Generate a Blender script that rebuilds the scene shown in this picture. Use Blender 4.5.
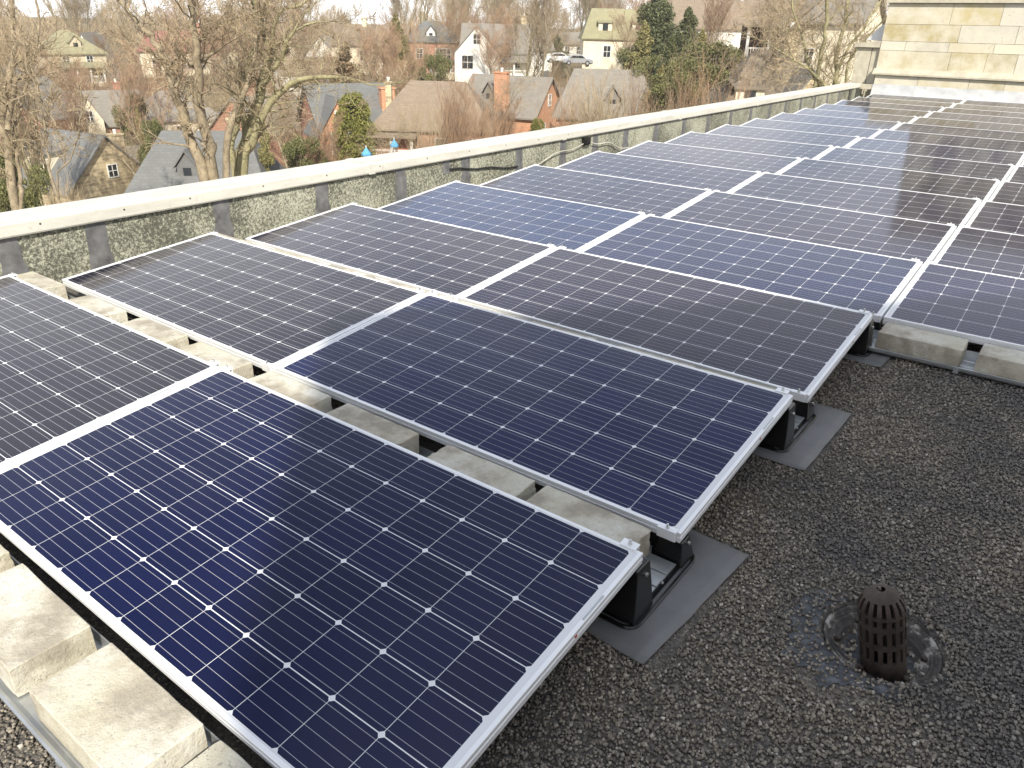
import bpy, bmesh, math, random
import numpy as np
from mathutils import Vector, Matrix, noise

R = math.radians
for o in list(bpy.data.objects):
    bpy.data.objects.remove(o)
S = bpy.context.scene
C = S.collection

# ------------------------------------------------------------------ camera
CAM = Vector((0.6997, -0.5897, 1.535))
YAW, PITCH, ROLL, FPX = -0.6342, -0.4433, 0.0228, 757.56
fwd = Vector((math.sin(YAW)*math.cos(PITCH), math.cos(YAW)*math.cos(PITCH), math.sin(PITCH)))
rt = Vector((math.cos(YAW), -math.sin(YAW), 0)); up = rt.cross(fwd)
rt, up = rt*math.cos(ROLL)+up*math.sin(ROLL), -rt*math.sin(ROLL)+up*math.cos(ROLL)
cd = bpy.data.cameras.new('camera'); cam = bpy.data.objects.new('camera', cd); C.objects.link(cam)
cam.matrix_world = Matrix(((rt.x, up.x, -fwd.x, CAM.x), (rt.y, up.y, -fwd.y, CAM.y), (rt.z, up.z, -fwd.z, CAM.z), (0, 0, 0, 1)))
cd.sensor_fit = 'HORIZONTAL'; cd.sensor_width = 36; cd.lens = 36*FPX/1024
cd.clip_start = .05; cd.clip_end = 3000
S.camera = cam

# ------------------------------------------------------------------ sky, sun, exposure
SUN_AZ = Vector((.70, -.714))          # horizontal direction towards the sun
SUN_EL = R(38)
w = bpy.data.worlds.new('World'); S.world = w; w.use_nodes = True
nt = w.node_tree; nt.nodes.clear()
def wn(t, **k):
    n = nt.nodes.new(t)
    for a, b in k.items(): setattr(n, a, b)
    return n
sky = wn('ShaderNodeTexSky', sky_type='NISHITA', sun_disc=False, sun_elevation=SUN_EL,
         sun_rotation=math.atan2(SUN_AZ.x, SUN_AZ.y), altitude=200, air_density=1.0, dust_density=1.5)
tc = wn('ShaderNodeTexCoord'); sep = wn('ShaderNodeSeparateXYZ'); nt.links.new(tc.outputs['Generated'], sep.inputs[0])
mz = wn('ShaderNodeMath', operation='MAXIMUM'); mz.inputs[1].default_value = .06; nt.links.new(sep.outputs[2], mz.inputs[0])
az = wn('ShaderNodeMath', operation='ADD'); az.inputs[1].default_value = .12; nt.links.new(mz.outputs[0], az.inputs[0])
dv = wn('ShaderNodeVectorMath', operation='DIVIDE'); nt.links.new(tc.outputs['Generated'], dv.inputs[0])
cb = wn('ShaderNodeCombineXYZ')
for i in (0, 1): nt.links.new(az.outputs[0], cb.inputs[i])
cb.inputs[2].default_value = 1; nt.links.new(cb.outputs[0], dv.inputs[1])
nz = wn('ShaderNodeTexNoise'); nz.inputs['Scale'].default_value = .9; nz.inputs['Detail'].default_value = 7; nz.inputs['Roughness'].default_value = .55
nt.links.new(dv.outputs[0], nz.inputs['Vector'])
rp = wn('ShaderNodeValToRGB'); rp.color_ramp.elements[0].position = .27; rp.color_ramp.elements[1].position = .52
nt.links.new(nz.outputs['Fac'], rp.inputs[0])
# thin cloud gets denser towards the horizon
hz = wn('ShaderNodeMapRange'); hz.inputs[1].default_value = .0; hz.inputs[2].default_value = .55; hz.inputs[3].default_value = 1.; hz.inputs[4].default_value = 0.
nt.links.new(sep.outputs[2], hz.inputs[0])
mxm = wn('ShaderNodeMath', operation='MAXIMUM'); nt.links.new(rp.outputs[0], mxm.inputs[0]); nt.links.new(hz.outputs[0], mxm.inputs[1])
fm = wn('ShaderNodeMath', operation='MULTIPLY'); fm.inputs[1].default_value = .92; nt.links.new(mxm.outputs[0], fm.inputs[0])
mix = wn('ShaderNodeMix', data_type='RGBA'); nt.links.new(fm.outputs[0], mix.inputs[0])
cl = wn('ShaderNodeValToRGB'); cl.color_ramp.elements[0].position = 0; cl.color_ramp.elements[0].color = (1.15, 1.15, 1.16, 1); cl.color_ramp.elements[1].position = 1.; cl.color_ramp.elements[1].color = (.52, .54, .58, 1)
for p_, c_ in ((.36, (.80, .81, .84, 1)), (.62, (.30, .335, .42, 1))):
    e_ = cl.color_ramp.elements.new(p_); e_.color = c_
nt.links.new(sep.outputs[2], cl.inputs[0])
cs = wn('ShaderNodeVectorMath', operation='SCALE'); cs.inputs[3].default_value = 10.5; nt.links.new(cl.outputs[0], cs.inputs[0])
nt.links.new(sky.outputs[0], mix.inputs[6]); nt.links.new(cs.outputs[0], mix.inputs[7])
bg = wn('ShaderNodeBackground'); bg.inputs[1].default_value = .10; nt.links.new(mix.outputs[2], bg.inputs[0])
wo = wn('ShaderNodeOutputWorld'); nt.links.new(bg.outputs[0], wo.inputs[0])
sd = bpy.data.lights.new('sun', 'SUN'); sd.energy = 4.0; sd.angle = R(.53); sd.color = (1, .93, .80)
so = bpy.data.objects.new('sun', sd); C.objects.link(so)
sv = Vector((SUN_AZ.x*math.cos(SUN_EL), SUN_AZ.y*math.cos(SUN_EL), math.sin(SUN_EL)))
so.rotation_euler = sv.to_track_quat('Z', 'Y').to_euler(); so.location = (20, -30, 40)
S.view_settings.view_transform = 'Standard'; S.view_settings.look = 'None'
S.view_settings.exposure = .78; S.view_settings.gamma = 1
S.view_settings.use_curve_mapping = False
S.render.engine = 'CYCLES'
S.render.resolution_x = 1024; S.render.resolution_y = 768

# ------------------------------------------------------------------ helpers
def ray(px, py):
    return fwd + rt*((px-512)/FPX) - up*((py-384)/FPX)
def at(px, py, D):                      # the point seen at a pixel, D metres away over the ground
    d = ray(px, py); return CAM + d*(D/math.hypot(d.x, d.y))
def tag(o, label=None, cat=None, group=None, kind=None):
    if label: o['label'] = label
    if cat: o['category'] = cat
    if group: o['group'] = group
    if kind: o['kind'] = kind
    return o
def empty(name, label, cat, loc=(0, 0, 0), rz=0, group=None):
    o = bpy.data.objects.new(name, None); C.objects.link(o)
    o.empty_display_size = .1; o.location = loc; o.rotation_euler = (0, 0, rz)
    return tag(o, label, cat, group)
def copy_tree(o, parent=None):
    c = o.copy(); C.objects.link(c)
    if parent: c.parent = parent
    for ch in list(o.children): copy_tree(ch, c)
    return c

class MB:
    """collects shapes and links them as ONE mesh object"""
    def __init__(s): s.v = []; s.f = []; s.uv = {}; s.sm = []
    def add(s, vs, fs):
        n = len(s.v); s.v += [tuple(v) for v in vs]; s.f += [tuple(i+n for i in f) for f in fs]
        return s
    def box(s, a, b, M=None):
        x0, y0, z0 = a; x1, y1, z1 = b
        vs = [(x0, y0, z0), (x1, y0, z0), (x1, y1, z0), (x0, y1, z0), (x0, y0, z1), (x1, y0, z1), (x1, y1, z1), (x0, y1, z1)]
        if M: vs = [M @ Vector(v) for v in vs]
        return s.add(vs, [(0, 3, 2, 1), (4, 5, 6, 7), (0, 1, 5, 4), (1, 2, 6, 5), (2, 3, 7, 6), (3, 0, 4, 7)])
    def prism(s, poly, a, b, axis='x'):
        """closed polygon (list of 2D) extruded from a to b along an axis; poly in the two other axes"""
        def P(t, u, v):
            return (t, u, v) if axis == 'x' else (u, t, v) if axis == 'y' else (u, v, t)
        n = len(poly)
        vs = [P(a, *q) for q in poly]+[P(b, *q) for q in poly]
        fs = [(i, (i+1) % n, n+(i+1) % n, n+i) for i in range(n)]+[tuple(range(n))[::-1], tuple(range(n, 2*n))]
        return s.add(vs, fs)
    def tube(s, pts, rad, sides=6, cap=True):
        pts = [Vector(p) for p in pts]
        if not hasattr(rad, '__len__'): rad = [rad]*len(pts)
        rings = []; prev = None
        for i, p in enumerate(pts):
            d = (pts[min(i+1, len(pts)-1)]-pts[max(i-1, 0)])
            if d.length < 1e-9: d = Vector((0, 0, 1))
            d.normalize()
            if prev is None:
                a = d.orthogonal().normalized()
            else:
                a = prev-d*prev.dot(d)
                a = a.normalized() if a.length > 1e-6 else d.orthogonal().normalized()
            prev = a; b = d.cross(a)
            rings.append([p+(a*math.cos(t)+b*math.sin(t))*rad[i] for t in [2*math.pi*k/sides for k in range(sides)]])
        vs = [v for r_ in rings for v in r_]; fs = []
        for i in range(len(pts)-1):
            for k in range(sides):
                k2 = (k+1) % sides
                fs.append((i*sides+k, i*sides+k2, (i+1)*sides+k2, (i+1)*sides+k))
        if cap:
            fs.append(tuple(range(sides))[::-1]); fs.append(tuple(range((len(pts)-1)*sides, len(pts)*sides)))
        return s.add(vs, fs)
    def lathe(s, prof, n=24, c=(0, 0, 0), M=None, close=False):
        vs = []; fs = []
        for r_, z in prof:
            for k in range(n):
                t = 2*math.pi*k/n; v = Vector((r_*math.cos(t)+c[0], r_*math.sin(t)+c[1], z+c[2]))
                vs.append(M @ v if M else v)
        for i in range(len(prof)-1):
            for k in range(n):
                k2 = (k+1) % n; fs.append((i*n+k, i*n+k2, (i+1)*n+k2, (i+1)*n+k))
        return s.add(vs, fs)
    def build(s, name, m, parent=None, bevel=0, smooth=False, loc=None, seg=2):
        me = bpy.data.meshes.new(name); me.from_pydata(s.v, [], s.f); me.update()
        if bevel:
            bm = bmesh.new(); bm.from_mesh(me); bmesh.ops.remove_doubles(bm, verts=bm.verts, dist=1e-5)
            bmesh.ops.recalc_face_normals(bm, faces=bm.faces)
            bmesh.ops.bevel(bm, geom=[e for e in bm.edges if len(e.link_faces) == 2 and e.calc_face_angle(0) > .5], offset=bevel, segments=seg, affect='EDGES', profile=.7)
            bm.to_mesh(me); bm.free()
        for mm in (m if isinstance(m, (list, tuple)) else [m]): me.materials.append(mm)
        if smooth:
            for p in me.polygons: p.use_smooth = True
        o = bpy.data.objects.new(name, me); C.objects.link(o)
        if parent: o.parent = parent
        if loc is not None: o.location = loc
        return o

# ------------------------------------------------------------------ materials
class NT:
    def __init__(s, name):
        s.m = bpy.data.materials.new(name); s.m.use_nodes = True; s.t = s.m.node_tree
        s.b = s.t.nodes['Principled BSDF']; s.out = s.t.nodes['Material Output']
    def n(s, t, ins={}, **k):
        n = s.t.nodes.new(t)
        for a, b in k.items(): setattr(n, a, b)
        for a, b in ins.items():
            if hasattr(b, 'is_output') or isinstance(b, bpy.types.NodeSocket): s.t.links.new(b, n.inputs[a])
            else: n.inputs[a].default_value = b
        return n
    def M(s, op, a, b=0., c=0., clamp=False):
        n = s.n('ShaderNodeMath', {0: a, 1: b, 2: c}, operation=op); n.use_clamp = clamp; return n.outputs[0]
    def mix(s, f, a, b, blend='MIX'):
        n = s.n('ShaderNodeMix', {0: f, 6: a, 7: b}, data_type='RGBA', blend_type=blend); return n.outputs[2]
    def ramp(s, f, stops):
        n = s.n('ShaderNodeValToRGB', {0: f}); cr = n.color_ramp
        while len(cr.elements) < len(stops): cr.elements.new(.5)
        for e, (p, c) in zip(cr.elements, stops): e.position = p; e.color = c if len(c) == 4 else (*c, 1)
        return n.outputs[0]
    def noise(s, sc, det=4, rough=.6, vec=None):
        ins = {'Scale': sc, 'Detail': det, 'Roughness': rough}
        if vec is None: vec = s.obj()
        ins['Vector'] = vec
        return s.n('ShaderNodeTexNoise', ins).outputs['Fac']
    def obj(s):
        if not hasattr(s, '_o'): s._o = s.n('ShaderNodeTexCoord').outputs['Object']
        return s._o
    def bump(s, h, st=.3, d=.01):
        n = s.n('ShaderNodeBump', {'Height': h, 'Strength': st, 'Distance': d}); s.t.links.new(n.outputs[0], s.b.inputs['Normal']); return n
    def set(s, **k):
        for a, b in k.items():
            a = a.replace('_', ' ')
            if hasattr(b, 'is_output') or isinstance(b, bpy.types.NodeSocket): s.t.links.new(b, s.b.inputs[a])
            else: s.b.inputs[a].default_value = (*b, 1) if isinstance(b, tuple) and len(b) == 3 else b
        return s.m
def c4(c): return (*c, 1)
def simple(name, col, rough=.6, metal=0., var=.18, sc=6., bump=0., bsc=40.):
    t = NT(name); f = t.noise(sc, 5)
    k = t.ramp(f, [(.3, tuple(x*(1-var) for x in col)), (.7, tuple(min(1, x*(1+var)) for x in col))])
    t.set(Base_Color=k, Roughness=rough, Metallic=metal)
    if bump: t.bump(t.noise(bsc, 5), bump, .01)
    return t.m

M = {}
M['alu'] = simple('anodised_aluminium', (.84, .85, .86), .4, .3, .04, 3)
M['zinc'] = simple('galvanised_steel', (.50, .52, .53), .38, .75, .14, 14)
M['plastic'] = simple('black_moulded_plastic', (.006, .006, .0065), .24, 0, .2, 5)
M['bolt'] = simple('steel_bolt', (.6, .6, .58), .3, .9, .1, 8)
M['mat'] = simple('grey_membrane_mat', (.135, .138, .14), .5, 0, .12, 9, .15, 60)
M['cable'] = simple('black_cable', (.015, .015, .015), .5)
M['sticker'] = simple('red_sticker', (.45, .06, .04), .5)
M['paper'] = simple('white_sticker', (.7, .7, .7), .5)

# --- photovoltaic laminate: UV in metres
PL, PW, CX, CW = 1.956, .992, .1580, .1605
t = NT('photovoltaic_laminate')
uvn = t.n('ShaderNodeUVMap').outputs[0]; sx = t.n('ShaderNodeSeparateXYZ', {0: uvn})
a = t.M('DIVIDE', t.M('SUBTRACT', sx.outputs[0], (PL-12*CX)/2), CX)
b = t.M('DIVIDE', t.M('SUBTRACT', sx.outputs[1], (PW-6*CW)/2), CW)
def edge(q, c): return t.M('MULTIPLY', t.M('SUBTRACT', .5, t.M('ABSOLUTE', t.M('SUBTRACT', t.M('FRACT', q), .5))), c)
du, dvv = edge(a, CX), edge(b, CW)
white = t.M('LESS_THAN', du, .0008)
white = t.M('MAXIMUM', white, t.M('LESS_THAN', dvv, .0014))
white = t.M('MAXIMUM', white, t.M('LESS_THAN', t.M('ADD', du, dvv), .0108))
for q, n_ in ((a, 12.), (b, 6.)):
    white = t.M('MAXIMUM', white, t.M('LESS_THAN', q, 0.)); white = t.M('MAXIMUM', white, t.M('GREATER_THAN', q, n_))
bus = t.M('LESS_THAN', t.M('MULTIPLY', t.M('ABSOLUTE', t.M('SUBTRACT', t.M('FRACT', t.M('MULTIPLY', b, 5.)), .5)), CW/5), .0006)
oi = t.n('ShaderNodeObjectInfo')
cellid = t.n('ShaderNodeCombineXYZ', {0: t.M('FLOOR', a), 1: t.M('FLOOR', b), 2: t.M('MULTIPLY', oi.outputs['Random'], 50.)})
wnz = t.n('ShaderNodeTexWhiteNoise', {0: cellid.outputs[0]})
tone = t.M('MULTIPLY_ADD', wnz.outputs[0], .25, .88)
cell = t.n('ShaderNodeVectorMath', {0: oi.outputs['Color'], 3: tone}, operation='SCALE').outputs[0]
col = t.mix(bus, cell, (.36, .37, .41, 1)); col = t.mix(white, col, (.70, .71, .73, 1))
dust = t.noise(3.2, 6, .7)
col = t.mix(t.M('MULTIPLY', t.ramp(dust, [(.42, (0, 0, 0)), (.8, (1, 1, 1))]), .012), col, (.35, .33, .30, 1))
t.set(Base_Color=col, Roughness=.45, Coat_Weight=1., Coat_Roughness=.085, Coat_IOR=1.40)
t.b.inputs['Specular IOR Level'].default_value = .0
t.t.links.new(t.n('ShaderNodeBump', {'Height': t.noise(1.7, 2), 'Strength': .25, 'Distance': .004}).outputs[0], t.b.inputs['Coat Normal'])
M['pv'] = t.m

# --- concrete ballast block
t = NT('ballast_concrete')
f1 = t.noise(7, 6, .65); f2 = t.noise(60, 4, .7)
geo = t.n('ShaderNodeTexCoord'); oi = t.n('ShaderNodeObjectInfo')
vec = t.n('ShaderNodeVectorMath', {0: t.obj(), 1: t.n('ShaderNodeCombineXYZ', {0: t.M('MULTIPLY', oi.outputs['Random'], 37.)}).outputs[0]}, operation='ADD').outputs[0]
f1 = t.noise(6, 6, .62, vec); f2 = t.noise(75, 4, .7, vec); f3 = t.noise(3.0, 3, .5, vec)
k = t.ramp(f1, [(.38, (.30, .265, .205)), (.46, (.44, .40, .32)), (.53, (.56, .535, .455)), (.62, (.68, .67, .61))])
k = t.mix(t.ramp(f3, [(.45, (0, 0, 0)), (.65, (.5, .5, .5))]), k, (.42, .38, .24, 1))
k = t.mix(t.ramp(f2, [(.30, (.8, .8, .8)), (.40, (0, 0, 0))]), k, (.24, .225, .19, 1))
k = t.mix(.22, k, t.ramp(t.noise(220, 2, .5, vec), [(.3, (.25, .23, .19)), (.7, (.6, .58, .5))]))
pore = t.ramp(t.n('ShaderNodeTexVoronoi', {'Vector': vec, 'Scale': 95.}).outputs['Distance'], [(.10, (1, 1, 1)), (.22, (0, 0, 0))])
k = t.mix(t.M('MULTIPLY', pore, t.ramp(t.noise(9, 3, .5, vec), [(.45, (0, 0, 0)), (.6, (.8, .8, .8))])), k, (.15, .135, .11, 1))
t.set(Base_Color=k, Roughness=.9); t.bump(t.M('ADD', f2, t.M('MULTIPLY', f1, 2.)), .8, .005)
M['block'] = t.m

# --- gravel bed
t = NT('gravel_bed')
vo = t.n('ShaderNodeTexVoronoi', {'Vector': t.obj(), 'Scale': 150., 'Randomness': 1.})
vc = t.n('ShaderNodeSeparateColor', {0: vo.outputs['Color']})
k = t.ramp(vc.outputs[0], [(0., (.08, .073, .062)), (.55, (.15, .135, .11)), (.9, (.23, .20, .165)), (1., (.34, .31, .26))])
big = t.noise(1.1, 5, .6)
k = t.mix(t.ramp(big, [(.42, (.55, .55, .55)), (.58, (0, 0, 0))]), k, (.045, .046, .052, 1))
t.set(Base_Color=k, Roughness=.95)
t.bump(t.M('SUBTRACT', 1., vo.outputs['Distance']), .9, .006)
M['gravel'] = t.m
t = NT('crushed_stone')
rnd = t.n('ShaderNodeNewGeometry').outputs['Random Per Island']
k = t.ramp(rnd, [(0., (.105, .091, .070)), (.35, (.185, .160, .124)), (.7, (.275, .240, .185)), (.93, (.36, .32, .26)), (.99, (.47, .43, .36)), (1., (.60, .57, .50))])
big = t.noise(1.1, 5, .6)
k = t.mix(t.ramp(big, [(.40, (.6, .6, .6)), (.54, (0, 0, 0))]), k, (.095, .094, .10, 1))
t.set(Base_Color=k, Roughness=.85); M['stones'] = t.m
t = NT('bitumen_smear')
k = t.ramp(t.noise(22, 6, .7), [(.35, (.035, .036, .038)), (.52, (.075, .08, .088)), (.68, (.15, .155, .165))])
t.set(Base_Color=k, Roughness=.85); t.bump(t.noise(40, 5), .6, .006); M['bitumen'] = t.m

# --- parapet
t = NT('lichen_stucco')
f = t.noise(46, 4, .85); g = t.noise(1.6, 5, .6); h = t.noise(105, 3, .7)
dk = t.M('ADD', f, t.M('MULTIPLY', t.M('SUBTRACT', g, .5), .6))
k = t.ramp(dk, [(.40, (.09, .09, .072)), (.46, (.21, .21, .165)), (.51, (.36, .365, .285)), (.64, (.50, .50, .41))])
k = t.mix(t.ramp(h, [(.42, (.85, .85, .85)), (.49, (0, 0, 0))]), k, (.10, .10, .08, 1))
t.set(Base_Color=k, Roughness=.95); t.bump(f, .4, .006); M['stucco'] = t.m
M['strap'] = simple('lead_flashing', (.16, .16, .165), .6, .2, .4, 12, .15, 30)
t = NT('painted_coping')
mp = t.n('ShaderNodeMapping', {'Vector': t.obj(), 'Scale': (6., .9, 6.)}).outputs[0]
k = t.ramp(t.noise(2.2, 6, .7, mp), [(.34, (.47, .46, .41)), (.48, (.53, .52, .47)), (.62, (.58, .57, .52))])
k = t.mix(t.ramp(t.noise(26, 5, .7), [(.30, (.6, .6, .6)), (.42, (0, 0, 0))]), k, (.36, .34, .29, 1))
t.set(Base_Color=k, Roughness=.55); t.bump(t.noise(3, 3), .12, .01); M['coping'] = t.m
M['coping_dark'] = simple('coping_gap', (.05, .05, .05), .7)
M['flash'] = simple('silver_coated_flashing', (.55, .56, .57), .45, .2, .16, 5, .35, 7)
M['darkbox'] = simple('dark_metal_cover', (.05, .05, .045), .6)

# --- limestone, tone attribute per block
t = NT('ashlar_limestone')
at_ = t.n('ShaderNodeVertexColor', layer_name='tone').outputs[0]
f = t.noise(2.2, 6, .6); g = t.noise(18, 5, .7)
k = t.mix(t.ramp(f, [(.38, (0, 0, 0)), (.62, (.7, .7, .7))]), at_, (.50, .475, .41, 1))
k = t.mix(t.ramp(t.noise(1.1, 6, .7), [(.45, (0, 0, 0)), (.65, (.6, .6, .6))]), k, (.62, .58, .46, 1))
k = t.mix(t.ramp(g, [(.3, (.5, .5, .5)), (.42, (0, 0, 0))]), k, (.28, .25, .18, 1))
t.set(Base_Color=k, Roughness=.9); t.bump(g, .25, .01); M['ashlar'] = t.m
M['ledge'] = simple('weathered_ledge', (.42, .39, .31), .9, 0, .2, 6, .2, 20)
M['mortar'] = simple('mortar', (.40, .37, .29), .95)

# --- setting beyond
t = NT('winter_ground')
f = t.noise(.05, 6, .6); g = t.noise(.6, 5, .7)
k = t.ramp(f, [(.38, (.15, .135, .07)), (.5, (.20, .16, .10)), (.62, (.23, .18, .12))])
k = t.mix(t.ramp(g, [(.4, (.6, .6, .6)), (.6, (0, 0, 0))]), k, (.10, .08, .05, 1))
t.set(Base_Color=k, Roughness=1.); M['land'] = t.m
def brick(name, c1, c2, mortar, sc=1., bw=.5, rh=.16, var=.0):
    t = NT(name)
    tx = t.n('ShaderNodeTexCoord').outputs['Object']; s_ = t.n('ShaderNodeSeparateXYZ', {0: tx})
    v = t.n('ShaderNodeCombineXYZ', {0: t.M('ADD', s_.outputs[0], s_.outputs[1]), 1: s_.outputs[2]}).outputs[0]
    br = t.n('ShaderNodeTexBrick', {'Vector': v, 'Color1': c4(c1), 'Color2': c4(c2), 'Mortar': c4(mortar), 'Scale': sc, 'Mortar Size': .018, 'Brick Width': bw, 'Row Height': rh})
    f = t.noise(.9, 5, .6)
    k = t.mix(t.ramp(f, [(.4, (.35, .35, .35)), (.6, (0, 0, 0))]), br.outputs[0], c4(tuple(x*.7 for x in c1)))
    t.set(Base_Color=k, Roughness=.95); return t.m
M['red_brick'] = brick('red_brick', (.42, .18, .11), (.34, .14, .09), (.46, .38, .31))
M['orange_brick'] = brick('orange_brick', (.58, .27, .14), (.50, .22, .12), (.55, .42, .32))
M['tan_stone'] = brick('tan_rubble_stone', (.62, .51, .32), (.27, .21, .13), (.62, .55, .42), 1., .7, .28)
M['cream'] = simple('cream_render', (.68, .62, .48), .8, 0, .08, 1.)
M['white'] = simple('white_render', (.80, .79, .74), .7, 0, .05, 1.)
M['tan'] = simple('tan_render', (.50, .44, .32), .8, 0, .1, 1.)
M['brown'] = simple('dark_brown_boards', (.10, .065, .045), .8, 0, .2, 1.)
def shingle(name, c):
    t = NT(name)
    tx = t.n('ShaderNodeTexCoord').outputs['Object']; s_ = t.n('ShaderNodeSeparateXYZ', {0: tx})
    v = t.n('ShaderNodeCombineXYZ', {0: s_.outputs[0], 1: t.M('MULTIPLY', s_.outputs[2], 1.3)}).outputs[0]
    br = t.n('ShaderNodeTexBrick', {'Vector': v, 'Color1': c4(c), 'Color2': c4(tuple(x*.84 for x in c)), 'Mortar': c4(tuple(x*.70 for x in c)), 'Scale': 1., 'Mortar Size': .012, 'Brick Width': .4, 'Row Height': .22})
    f = t.noise(.7, 5, .65)
    k = t.mix(t.ramp(f, [(.4, (.4, .4, .4)), (.6, (0, 0, 0))]), br.outputs[0], c4(tuple(x*.7 for x in c)))
    t.set(Base_Color=k, Roughness=.9); return t.m
M['slate_roof'] = shingle('slate_shingles', (.165, .168, .165))
M['grey_roof'] = shingle('grey_shingles', (.245, .225, .195))
M['brown_roof'] = shingle('brown_shingles', (.26, .205, .15))
M['bark_roof'] = shingle('grey_brown_shingles', (.21, .175, .13))
M['olive_roof'] = shingle('olive_shingles', (.30, .28, .17))
M['red_roof'] = shingle('red_shingles', (.28, .13, .10))
M['frame'] = simple('white_window_trim', (.72, .71, .67), .6)
t = NT('window_glass'); t.set(Base_Color=(.03, .035, .04), Roughness=.12); M['glass'] = t.m
M['door_red'] = simple('red_door', (.40, .08, .05), .6)
M['awning'] = simple('pale_green_awning', (.36, .42, .36), .7)
def bark(name, c, c2): 
    t = NT(name); f = t.noise(2.5, 6, .7)
    t.set(Base_Color=t.ramp(f, [(.35, c2), (.65, c)]), Roughness=.95); t.bump(t.noise(14, 5), .5, .03); return t.m
M['bark'] = bark('grey_brown_bark', (.34, .28, .19), (.15, .12, .08))
M['bark_green'] = bark('mossy_bark', (.36, .33, .19), (.18, .16, .09))
M['bark_dark'] = bark('dark_bark', (.14, .11, .08), (.06, .048, .036))
M['twig'] = bark('twig_bark', (.40, .32, .21), (.23, .175, .11))
M['twig_red'] = bark('reddish_twigs', (.40, .27, .17), (.24, .155, .10))
def leaf(name, c):
    t = NT(name); r_ = t.n('ShaderNodeNewGeometry').outputs['Random Per Island']
    k = t.ramp(r_, [(0, tuple(x*.55 for x in c)), (.5, c), (1, tuple(min(1, x*1.6) for x in c))])
    k = t.mix(t.ramp(t.noise(.9, 3), [(.4, (.5, .5, .5)), (.6, (0, 0, 0))]), k, c4((c[0]*.6, c[1]*.7, c[2]*.7)))
    t.set(Base_Color=k, Roughness=.8); return t.m
M['leaf_olive'] = leaf('olive_needles', (.19, .185, .045))
M['leaf_green'] = leaf('green_needles', (.15, .15, .055))
M['leaf_dark'] = leaf('dark_needles', (.12, .13, .058))
M['leaf_yellow'] = leaf('yellow_green_leaves', (.24, .21, .085))
M['leaf_brown'] = leaf('dry_brown_leaves', (.22, .15, .08))
M['leaf_orange'] = leaf('orange_leaves', (.42, .22, .06))
M['car_white'] = simple('white_car_paint', (.75, .76, .78), .25, .1, .03)
M['car_silver'] = simple('silver_car_paint', (.50, .52, .56), .25, .5, .03)
M['tyre'] = simple('tyre_rubber', (.02, .02, .02), .8)
M['blue'] = simple('bright_blue_plastic', (.10, .33, .58), .5)

# ------------------------------------------------------------------ roof surface with a drain sump
PITCHY, TILT, ZL, GAP = 1.2478, R(5.28), .14, .0114
DR = Vector((.590, 1.335))
random.seed(4)
mb = MB(); n = 64; hs = .30
prof = [(.0, -.085), (.05, -.083), (.075, -.075), (.092, -.056), (.105, -.048), (.128, -.040), (.150, -.022), (.168, -.006), (.21, .0)]
vs = [(DR.x, DR.y, -.06)]
for r_, z in prof[1:]:
    for k in range(n):
        t_ = 2*math.pi*k/n; vs.append((DR.x+r_*math.cos(t_), DR.y+r_*math.sin(t_), z))
for k in range(n):
    t_ = 2*math.pi*k/n; c_, s_ = math.cos(t_), math.sin(t_); q = hs/max(abs(c_), abs(s_)); vs.append((DR.x+q*c_, DR.y+q*s_, 0))
fs = [(0, 1+k, 1+(k+1) % n) for k in range(n)]
for i in range(len(prof)-1):
    for k in range(n):
        fs.append((1+i*n+k, 1+i*n+(k+1) % n, 1+(i+1)*n+(k+1) % n, 1+(i+1)*n+k)[::-1])
mb.add(vs, fs)
X0, X1, Y0, Y1 = -4.36, 14., -9., 20.38
for x0, y0, x1, y1 in ((X0, Y0, X1, DR.y-hs), (X0, DR.y+hs, X1, Y1), (X0, DR.y-hs, DR.x-hs, DR.y+hs), (DR.x+hs, DR.y-hs, X1, DR.y+hs)):
    mb.add([(x0, y0, 0), (x1, y0, 0), (x1, y1, 0), (x0, y1, 0)], [(0, 1, 2, 3)])
roof = mb.build('flat_roof', [M['gravel'], M['bitumen']]); roof['kind'] = 'structure'
for p in roof.data.polygons:
    if (Vector(p.center[:2])-DR).length < .155: p.material_index = 1
bmx = bmesh.new(); bmx.from_mesh(roof.data); bmesh.ops.recalc_face_normals(bmx, faces=bmx.faces)
for f in bmx.faces:
    if f.normal.z < 0: f.normal_flip()
bmx.to_mesh(roof.data); bmx.free()

# loose crushed stone on the bed (uncountable)
rng = np.random.default_rng(7)
def smear(x, y):
    """bare bitumen patch beside the drain"""
    q = noise.noise(Vector((x*9, y*9, 1.7)))*.5+noise.noise(Vector((x*25, y*25, 4)))*.25
    d1 = math.hypot((x-DR.x+.07)/.21, (y-DR.y+.07)/.22)
    return rng.random() < 1.25-1.0*(d1+q*1.3)
def scatter(n_, x0, x1, y0, y1, s0, s1, keep=None):
    P = []
    xs = rng.uniform(x0, x1, n_); ys = rng.uniform(y0, y1, n_)
    for x, y in zip(xs, ys):
        d = math.hypot(x-DR.x, y-DR.y)
        if d < .158: continue
        if y > .7 and x < .18 and any(-.40 < y-k*PITCHY < .23 and x < .155 for k in (1, 2, 3)): continue
        if d < .34 and smear(x, y) and rng.random() < .93: continue
        if keep and not keep(x, y): continue
        P.append((x, y, rng.uniform(s0, s1)))
    return P
P = scatter(54000, -.14, 2.1, .05, 1.6, .0026, .0054) + scatter(34000, -.12, 2.2, 1.6, 3.0, .0030, .0058) + scatter(17000, -.1, 2.2, 3.0, 4.0, .0035, .0065) \
    + scatter(8000, -2.2, -.3, -.62, -.22, .0028, .0056)
P = np.array(P); N = len(P)
cube = np.array([(-1, -1, -1), (1, -1, -1), (1, 1, -1), (-1, 1, -1), (-1, -1, 1), (1, -1, 1), (1, 1, 1), (-1, 1, 1)], float)
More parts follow.
